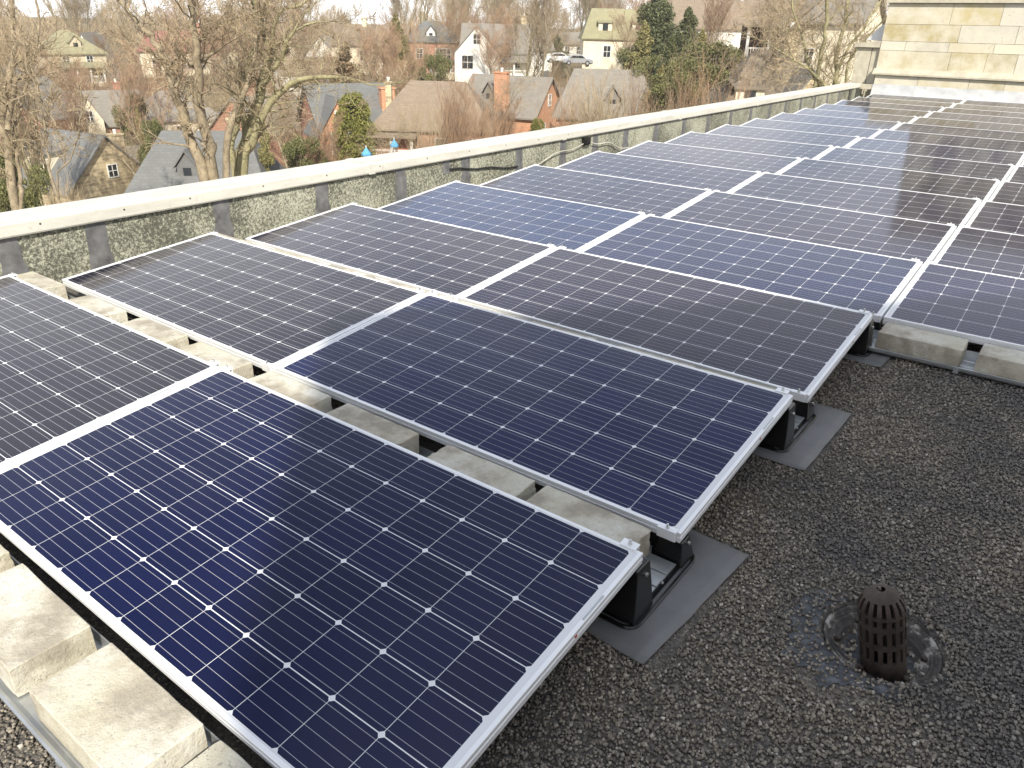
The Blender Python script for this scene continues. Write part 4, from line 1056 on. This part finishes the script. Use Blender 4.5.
# trees among the houses
for k in range(100):
    azd = rnd.uniform(-77, -22); D_ = rnd.uniform(108, 156)
    x, y = pol(azd, D_)
    if -35 < azd < -30 and D_ < 130: continue
    use(B[rnd.choice([0, 1, 3, 3])], (x, y), rnd.uniform(.45, .8), rnd.uniform(0, 6.28), None, 'slender bare tree in the gardens between the houses on the slope', 'tree', 'bare garden trees between the houses')
for k in range(130):
    azd = rnd.uniform(-78, -20); D_ = rnd.uniform(56, 150)
    x, y = pol(azd, D_)
    if min(math.hypot(x-g[0], y-g[1]) for g in GROUND) < 5.5: continue
    if azd < -56 and D_ < 84: continue
    use(SH[rnd.randrange(3)], (x, y), rnd.uniform(.5, .95), rnd.uniform(0, 6.28), None, 'twiggy leafless shrub in the gardens among the houses', 'shrub', 'leafless shrubs among the houses')
def pxtree(proto, px, D, sc, label, rz=0, cat='tree', sz=None, group=None, name=None):
    P_ = at(px, 100, D); return use(proto, (P_.x, P_.y), sc, rz, sz, label, cat, group)
for px, D, b_, sc, lab in [(422, 158, 4, 1.12, 'tall spreading bare tree behind the brick house with white dormers, against the sky'),
        (742, 66, 1, .98, 'large spreading bare tree in front of the white house, upper right'),
        (524, 98, 4, .9, 'tall straight bare trunk rising right of the white gabled house'),
        (541, 96, 0, .95, 'tall pale slim trunk right of the straight trunk by the white gabled house'),
        (465, 62, 3, .46, 'small reddish bare tree in front of the brown hipped roof'),
        (493, 64, 3, .40, 'low many stemmed reddish tree left of the orange chimney'),
        (405, 60, 1, .42, 'thin bare tree in front of the porch of the brown roofed house'),
        (130, 74, 1, .55, 'gnarled bare tree above the low grey roofed garage'),
        (302, 60, 3, .50, 'slender bare tree in front of the red brick gable with awning'),
        (345, 118, 0, .62, 'dense bare tree above the round olive evergreen'),
        (20, 64, 2, .75, 'bare forked tree in front of the left edge brick gable'),
        (660, 180, 4, 1.0, 'tall bare tree behind the olive roofed house'),
        (588, 172, 2, 1.05, 'bare tree group member over the distant white house'),
        (505, 176, 4, 1.1, 'tall bare tree rising behind the white gabled house roof')]:
    pxtree(B[b_], px, D, sc, lab, rnd.uniform(0, 6))
for k in range(26):
    azd = rnd.uniform(-72, -34); D_ = rnd.uniform(64, 108); x, y = pol(azd, D_)
    if azd < -56 and D_ < 86: continue
    if min(math.hypot(x-g[0], y-g[1]) for g in GROUND) < 4.5: continue
    use(B[rnd.choice([1, 3])], (x, y), rnd.uniform(.38, .6), rnd.uniform(0, 6.28), None, 'slender bare tree in the gardens between the houses on the slope', 'tree', 'bare garden trees between the houses')
for px, D, b_, sc, lab in [(604, 58, 1, 1.25, 'big fan shaped bare shrub in front of the grey hipped roof, centre'),
        (720, 46, 0, .8, 'reddish bare shrub against the brown sloping roof at right'),
        (448, 58, 2, .8, 'reddish bare shrub below the brown hipped roof'),
        (570, 64, 0, .8, 'twiggy brown shrub right of the orange brick gable'),
        (30, 60, 1, 1.1, 'tall twiggy shrub left of the stone cottage'),
        (665, 56, 2, .85, 'brown bare shrub right of the grey hipped roof')]:
    pxtree(SH[b_], px, D, sc, lab, rnd.uniform(0, 6), 'shrub')
def toppx(proto, H0, px, py, D, lab, cat='tree', wide=1.):
    P_ = at(px, py, D); g = gz(P_.x, P_.y)-.2; k = (P_.z-g)/H0
    return use(proto, (P_.x, P_.y), k*wide, rnd.uniform(0, 6), k, lab, cat)
toppx(SH[1], 3.9, 602, 70, 62, 'big fan of bare grey stems in front of the grey hipped roof, centre', 'shrub', .8)
toppx(SH[2], 5., 640, 84, 60, 'narrow bare bush at the right end of the grey hipped roof', 'shrub', .7)
toppx(SH[0], 4.4, 566, 84, 64, 'reddish bare bush between the orange brick gable and the grey hipped roof', 'shrub', .7)
toppx(SH[2], 5., 452, 84, 60, 'tall reddish twiggy bush against the tan brown hipped roof', 'shrub', .7)
toppx(SH[0], 4.4, 482, 92, 60, 'lower twiggy bush between the brown roof and the orange chimney', 'shrub', .7)
toppx(SH[1], 3.9, 424, 98, 58, 'bare bush before the right end of the corner porch', 'shrub', .5)
toppx(SH[0], 4.4, 728, 66, 52, 'reddish bare bush over the left slope of the right stone house', 'shrub', .6)
toppx(SH[2], 5., 690, 78, 56, 'tall brown twiggy bush below the evergreen clump', 'shrub', .8)
toppx(SH[1], 3.9, 668, 92, 54, 'wide low bare bush under the evergreen clump', 'shrub', .8)
toppx(B[1], 12.5, 770, 6, 68, 'spreading bare tree over the dark timber house, upper right', 'tree', .8)
toppx(B[0], 15, 800, -14, 72, 'tall bare tree crossing the dark timber house, upper right', 'tree', .6)
toppx(B[3], 11.5, 700, 4, 100, 'bare tree among the conifers before the large pale house', 'tree', .8)
toppx(B[1], 12.5, 640, 34, 100, 'bare tree below the olive roofed house', 'tree', .8)
toppx(B[3], 11.5, 385, 50, 92, 'reddish bare tree above the thin chimney of the brown roofed house', 'tree', .7)
toppx(B[1], 12.5, 296, 62, 78, 'bare tree left of the red brick gable with awning', 'tree', .7)
toppx(B[3], 11.5, 150, 76, 84, 'bare tree behind the low grey roofed garage', 'tree', .8)
toppx(B[3], 11.5, 52, 84, 92, 'bare tree behind the stone cottage ridge, left', 'tree', .7)
EV = {'egg': evergreen_proto(301, 4.6, 1.55, M['leaf_olive'], 'egg', 26000, .08, 'round_evergreen'),
      'cone': evergreen_proto(302, 12, 3.2, M['leaf_dark'], 'cone', 34000, .10),
      'loose': evergreen_proto(303, 8, 3.4, M['leaf_green'], 'loose', 32000, .095),
      'yellow': evergreen_proto(304, 10, 2.6, M['leaf_yellow'], 'cone', 24000, .11, 'ivy_covered_tree'),
      'brown': evergreen_proto(305, 9, 3.6, M['leaf_brown'], 'cone', 12000, .15, 'brown_conical_tree')
      }
def evpx(key, px, py_top, D, H0, lab, sx_=1., cat='evergreen'):
    """evergreen whose top is at a pixel"""
    P_ = at(px, py_top, D); g = gz(P_.x, P_.y)-.2; sz = (P_.z-g)/H0
    return use(EV[key], (P_.x, P_.y), sx_, rnd.uniform(0, 6), sz, lab, cat)
evpx('egg', 352, 92, 66, 4.6, 'round olive green clipped evergreen beside the red brick house', 1.25)
evpx('yellow', 395, 14, 118, 10, 'ragged yellow green ivy covered tree left of the brick house with dormers', 1.35, 'tree')
evpx('yellow', 405, 38, 108, 10, 'shorter yellow green tree in front of the ivy covered one', 1.2, 'tree')
evpx('brown', 345, 42, 104, 9, 'brown conical leafless looking tree, upper left of centre', 1.15, 'tree')
evpx('cone', 662, -34, 92, 12, 'tall dark conifer at the top of the evergreen clump, upper right', 1.5)
evpx('cone', 690, 6, 88, 12, 'blue green conifer right of the tall dark one', 1.2)
evpx('cone', 672, 34, 74, 12, 'mid green conifer low in the middle of the evergreen clump', .95)
evpx('loose', 690, 62, 60, 8, 'bushy green evergreen above the grey roof right end', 1.)
evpx('loose', 718, 44, 76, 8, 'bushy evergreen left of the right stone house', 1.3)
evpx('loose', 655, 58, 78, 8, 'wide olive bush on the left side of the evergreen clump', 1.2)
evpx('loose', 735, 58, 84, 8, 'ivy green mass right of the evergreen clump', 1.2)
evpx('brown', 628, 56, 92, 9, 'dry brown bush between the olive roofed house and the evergreens', .9, 'bush')
evpx('loose', 640, 40, 92, 8, 'dark rounded evergreen right of the olive roofed house', .9)
evpx('yellow', 645, 22, 84, 10, 'olive green tree left of the tall dark conifer', 1.3, 'tree')
evpx('yellow', 703, 30, 78, 10, 'ragged olive tree between the blue green conifer and the orange leaved tree', 1.2, 'tree')
evpx('yellow', 662, 66, 66, 10, 'yellow green shrubby tree above the end of the grey roof', .9, 'tree')
evpx('cone', 557, 34, 140, 12, 'small dark evergreen left of the parked cars', 1.0)
evpx('loose', 437, 56, 96, 8, 'low green bush below the white balcony of the brick house', .75, 'bush')
evpx('loose', 128, 96, 88, 8, 'mossy green shrub right of the pale gable wing', .7, 'bush')
evpx('yellow', 136, 106, 84, 10, 'yellowish bush above the low grey garage roof', .5, 'bush')
evpx('egg', 538, 118, 72, 4.6, 'small round green bush under the orange brick gable', .6, 'bush')
evpx('cone', 600, 30, 160, 12, 'distant dark evergreen left of the olive roofed house', .8)
evpx('loose', 155, 122, 76, 8, 'dark green shrub between the garage and the slate roof', .5, 'bush')
evpx('yellow', 262, 120, 58, 10, 'dry yellow bush below the big bare tree', .5, 'bush')
evpx('loose', 300, 138, 58, 8, 'green and brown bush left of the round evergreen', .6, 'bush')
evpx('loose', 8, 150, 46, 8, 'ivy green bush at the left edge by the forked trunks', .55, 'bush')

# hand placed big bare trees close to the building: limbs follow real limbs
def limb_tree(label, limbs, D, seed, bm_, tm_, nch=(5, 5, 4), twigL=2.2, minr=.012, dens=1.0):
    rnd = random.Random(seed); base = at(limbs[0][0][0][0], limbs[0][0][0][1], D)
    root = empty('bare_tree', label, 'tree', (base.x, base.y, gz(base.x, base.y))); a, b = MB(), MB()
    off = root.location
    for pts_, w0, w1, dD in limbs:
        W_ = [at(q[0], q[1], D+dD*(i/(len(pts_)-1))) for i, q in enumerate(pts_)]
        if pts_[0][1] > 150: W_ = [Vector((W_[0].x*.3+base.x*.7, W_[0].y*.3+base.y*.7, off.z-.5))]+W_; 
        # refine
        P_ = []
        for i in range(len(W_)-1):
            for k in range(3):
                f = k/3; p0 = W_[max(i-1, 0)]; p1 = W_[i]; p2 = W_[i+1]; p3 = W_[min(i+2, len(W_)-1)]
                P_.append(.5*((2*p1)+(p2-p0)*f+(2*p0-5*p1+4*p2-p3)*f*f+(3*p1-p0-3*p2+p3)*f**3)+Vector((rnd.gauss(0, .05), rnd.gauss(0, .05), 0)))
        P_.append(W_[-1]); P_ = [p-off for p in P_]; n = len(P_)
        rs_ = [1.6*(w0+(w1-w0)*(i/(n-1))**.8)*(1+.12*noise.noise(Vector((i*.7, w0*50, D)))) for i in range(n)]
        a.tube(P_, rs_, 8, cap=False)
        for i in range(1, n-1):
            if pts_[0][1] > 150 and i < 5: continue
            for k in range(2 if rnd.random() < .35*dens else 1):
                d = (P_[i+1]-P_[i-1]).normalized(); o_ = d.orthogonal().normalized(); o_.rotate(Matrix.Rotation(rnd.uniform(0, 6.28), 3, d))
                grow(a, b, P_[i], d*.5+o_*.9+Vector((0, 0, .2)), twigL*rnd.uniform(.5, 1.5), max(minr*1.5, rs_[i]*.30), 1, rnd, .2, (0,)+nch[1:], .95, minr, wig=.34)
        grow(a, b, P_[-1], (P_[-1]-P_[-2]), twigL*1.2, rs_[-1], 1, rnd, .2, (0,)+nch, .7, minr, wig=.2)
    a.build('trunk', bm_, root, smooth=True); b.build('crown', tm_, root); return root
limb_tree('big old bare tree with dark leaning forked trunk, left, in front of the slate roof',
    [([(204, 182), (195, 150), (180, 110), (172, 80), (160, 55), (150, 35), (136, 20)], .17, .06, 1.5),
     ([(214, 180), (207, 140), (200, 110), (197, 70), (194, 40), (192, 10), (190, -16)], .17, .06, -1.),
     ([(197, 70), (190, 62), (180, 60), (178, 55)], .06, .03, .5), ([(190, 64), (205, 58), (218, 50)], .06, .035, -.5),
     ([(176, 88), (182, 72), (172, 62)], .05, .03, .4), ([(196, 48), (210, 28), (222, 22), (246, 15)], .06, .03, 1.),
     ([(226, 182), (232, 120), (245, 88), (254, 62), (258, 30)], .12, .05, 2.)], 36, 5, M['bark'], M['twig'], twigL=1.7)
limb_tree('large mossy bare tree with arching limb, between the slate roof and the red brick house',
    [([(240, 178), (250, 130), (262, 85), (270, 50), (259, 22), (250, -8)], .21, .07, 1.),
     ([(243, 175), (252, 142), (266, 112), (285, 88), (302, 80), (318, 77), (345, 78), (362, 82)], .16, .03, -2.),
     ([(262, 86), (276, 66), (285, 50), (288, 40)], .09, .04, -1.), ([(248, 140), (240, 90), (256, 45), (262, 15), (278, -10)], .12, .05, 2.),
     ([(232, 170), (236, 130), (246, 80), (252, 50)], .10, .05, 0), ([(268, 50), (280, 12), (300, 5), (318, -10)], .06, .03, 1.),
     ([(285, 42), (300, 28), (318, 22)], .045, .025, 1.)], 38, 6, M['bark_green'], M['twig'], twigL=1.8)
limb_tree('bare forked tree at the far left edge in front of the parapet view',
    [([(16, 214), (9, 160), (4, 115), (10, 70), (14, 30), (10, -12)], .15, .05, 1.), ([(8, 130), (14, 90), (22, 76), (34, 84), (46, 110)], .08, .03, -1.),
     ([(22, 210), (20, 180), (14, 150), (20, 110), (32, 60), (38, 10)], .08, .03, 1.)], 40, 7, M['bark'], M['twig'], twigL=1.8)
limb_tree('two thin bare saplings crossing in front of the stone cottage',
    [([(60, 204), (47, 160), (45, 130), (40, 100), (28, 70), (24, 40)], .035, .014, 1.), ([(58, 200), (70, 160), (82, 120), (88, 95)], .025, .01, -1.)], 34, 8, M['bark'], M['twig'], twigL=1.1, dens=.5)
limb_tree('tangle of bare grey trunks just left of the stone tower',
    [([(834, 160), (836, 95), (838, 60), (845, 22), (852, -16)], .12, .05, 1.), ([(816, 160), (816, 95), (822, 50), (828, 20), (826, -16)], .10, .05, -1.),
     ([(840, 160), (828, 92), (812, 74), (795, 60), (778, 50)], .08, .025, -1.), ([(846, 160), (846, 85), (852, 55), (868, 36)], .07, .03, 0),
     ([(826, 160), (832, 80), (862, 30), (880, 2)], .07, .03, 2.), ([(822, 100), (808, 60), (796, 20), (790, -10)], .06, .03, 0)], 46, 9, M['bark_green'], M['twig'], twigL=2.2)

# far wooded ridge, reads as one mass
rnd = random.Random(5); a = MB(); V_ = []
rngw = np.random.default_rng(3)
n_ = 120000; azs = np.radians(rngw.uniform(-84, -2, n_)); Ds = rngw.uniform(200, 400, n_)
xs = CAM.x+Ds*np.sin(azs); ys = CAM.y+Ds*np.cos(azs)
zb = {}
hh = rngw.uniform(0, 1, n_)**1.2*(9+3*np.sin(azs*57)+2*np.sin(azs*131))
cz = -6.2+hh*.8
ln = rngw.uniform(1.4, 3.6, n_); dx = rngw.normal(0, .45, (n_, 2)); 
P0 = np.stack([xs, ys, cz], 1); U = np.stack([dx[:, 0], dx[:, 1], np.ones(n_)], 1); U /= np.linalg.norm(U, axis=1)[:, None]
Wd = rngw.normal(size=(n_, 3)); Wd /= np.linalg.norm(Wd, axis=1)[:, None]; Wd *= .075
V_ = np.stack([P0-U*ln[:, None]/2, P0+Wd, P0+U*ln[:, None]/2, P0-Wd], 1)
me = np_mesh('far_woodland', V_.reshape(-1, 3), np.arange(n_*4).reshape(-1, 4), M['twig'])
o = bpy.data.objects.new('far_woodland', me); C.objects.link(o); tag(o, 'bare brown woodland covering the far ridge below the sky', 'woodland', kind='stuff')

# ------------------------------------------------------------------ cars, umbrellas
def car(px, py, D, phi, mat_, label):
    P_ = at(px, py, D); g = P_.z-1.4
    o = empty('parked_car', label, 'car', (P_.x, P_.y, g), yaw_at(P_, phi), 'cars parked on the slope')
    body = [(-2.2, .35), (-2.25, .75), (-2.0, .92), (-1.5, 1.0), (-.9, 1.42), (.55, 1.45), (1.15, 1.02), (2.05, .88), (2.25, .65), (2.22, .35)]
    m_ = MB(); m_.prism(body, -.85, .85, 'y'); bo = m_.build('body', mat_, o, bevel=.05)
    m_ = MB()
    for s_ in (-1, 1): m_.prism([(-1.3, 1.0), (-.85, 1.34), (.5, 1.36), (.98, 1.0)], s_*.852, s_*.862, 'y')
    m_.build('side_window', M['glass'], bo)
    for x in (-1.4, 1.4):
        for y in (-.8, .8):
            m_ = MB(); m_.lathe([(0, -.1), (.32, -.1), (.34, -.06), (.34, .06), (.32, .1), (0, .1)], 18, M=Matrix.Translation((x, y, .33)) @ Matrix.Rotation(R(90), 4, 'X')); w_ = m_.build('wheel', M['tyre'], o)
            m_ = MB(); m_.lathe([(0, -.112), (.2, -.112), (.2, .112), (0, .112)], 14, M=Matrix.Translation((x, y, .33)) @ Matrix.Rotation(R(90), 4, 'X')); m_.build('rim', M['car_silver'], w_)
    for y in (-.6, .6):
        m_ = MB(); m_.box((2.2, y-.15, .6), (2.28, y+.15, .75)); m_.build('headlight', M['frame'], bo)
car(559, 53, 128, 10, M['car_white'], 'white parked car left of the silver one, below the small white house')
car(578, 55, 124, 6, M['car_silver'], 'silver parked car right of the white one on the slope')
def brolly(px, py, D, label, s_=1.):
    P_ = at(px, py, D); g = gz(P_.x, P_.y); o = empty('garden_umbrella', label, 'umbrella', (P_.x, P_.y, g), 0, 'blue garden umbrellas'); h_ = max(2.2, P_.z-g)
    m_ = MB(); n = 8; ring = [(1.05*s_*math.cos(k*math.pi/4), 1.05*s_*math.sin(k*math.pi/4), h_-.6*s_-.25) for k in range(n)]; ring2 = [(v[0]*.98, v[1]*.98, v[2]-.12) for v in ring]
    m_.add([(0, 0, h_)]+ring+ring2, [(0, 1+k, 1+(k+1) % n) for k in range(n)]+[(1+k, 9+k, 9+(k+1) % n, 1+(k+1) % n) for k in range(n)]); m_.build('canopy', M['blue'], o)
    m_ = MB(); m_.tube([(0, 0, 0), (0, 0, h_+.1)], .03, 8); m_.build('pole', M['frame'], o)
brolly(394, 139, 58, 'bright blue garden umbrella at the porch of the brown roofed house', .30)
brolly(366, 147, 54, 'bright blue garden umbrella lower left, right of the round evergreen', .32)

# dry undergrowth between the houses, uncountable
n_ = 90000; azs = np.radians(rngw.uniform(-84, -4, n_)); Ds = 34+(rngw.uniform(0, 1, n_)**.8)*175
xs = CAM.x+Ds*np.sin(azs); ys = CAM.y+Ds*np.cos(azs)
HG = np.array([(g[0], g[1]) for g in GROUND[6:]])
keep = ~((Ds < 84) & (azs < np.radians(-57)))
for g in HG: keep &= np.hypot(xs-g[0], ys-g[1]) > 5.6
pat = np.array([noise.noise(Vector((x*.07, y*.07, 3))) for x, y in zip(xs, ys)]); keep &= pat > -.12
xs, ys, Ds = xs[keep], ys[keep], Ds[keep]; n_ = len(xs)
gzv = np.array([gz(x, y) for x, y in zip(xs, ys)])
ln = rngw.uniform(.5, 2.0, n_); U = np.stack([rngw.normal(0, .5, n_), rngw.normal(0, .5, n_), np.ones(n_)], 1); U /= np.linalg.norm(U, axis=1)[:, None]
P0 = np.stack([xs, ys, gzv-.1], 1); Wd = rngw.normal(size=(n_, 3)); Wd /= np.linalg.norm(Wd, axis=1)[:, None]; Wd *= .035
V_ = np.stack([P0-Wd, P0+Wd, P0+U*ln[:, None]+Wd*.2, P0+U*ln[:, None]-Wd*.2], 1)
me = np_mesh('undergrowth', V_.reshape(-1, 3), np.arange(n_*4).reshape(-1, 4), M['leaf_brown'])
o = bpy.data.objects.new('undergrowth', me); C.objects.link(o); tag(o, 'dry brown undergrowth and brambles between the houses', 'undergrowth', kind='stuff')

# ------------------------------------------------------------------ haze
HAZE = .00045
hm = bpy.data.materials.new('haze'); hm.use_nodes = True; ht = hm.node_tree; ht.nodes.clear()
ho = ht.nodes.new('ShaderNodeOutputMaterial'); hv = ht.nodes.new('ShaderNodeVolumePrincipled')
hv.inputs['Color'].default_value = (.95, .95, .93, 1); hv.inputs['Density'].default_value = HAZE; hv.inputs['Anisotropy'].default_value = .3
ht.links.new(hv.outputs[0], ho.inputs['Volume'])
m_ = MB(); m_.box((-460, -80, -40), (120, 460, 32)); o = m_.build('haze', hm); o['kind'] = 'stuff'
tag(o, 'pale haze in the air over the valley', 'haze')
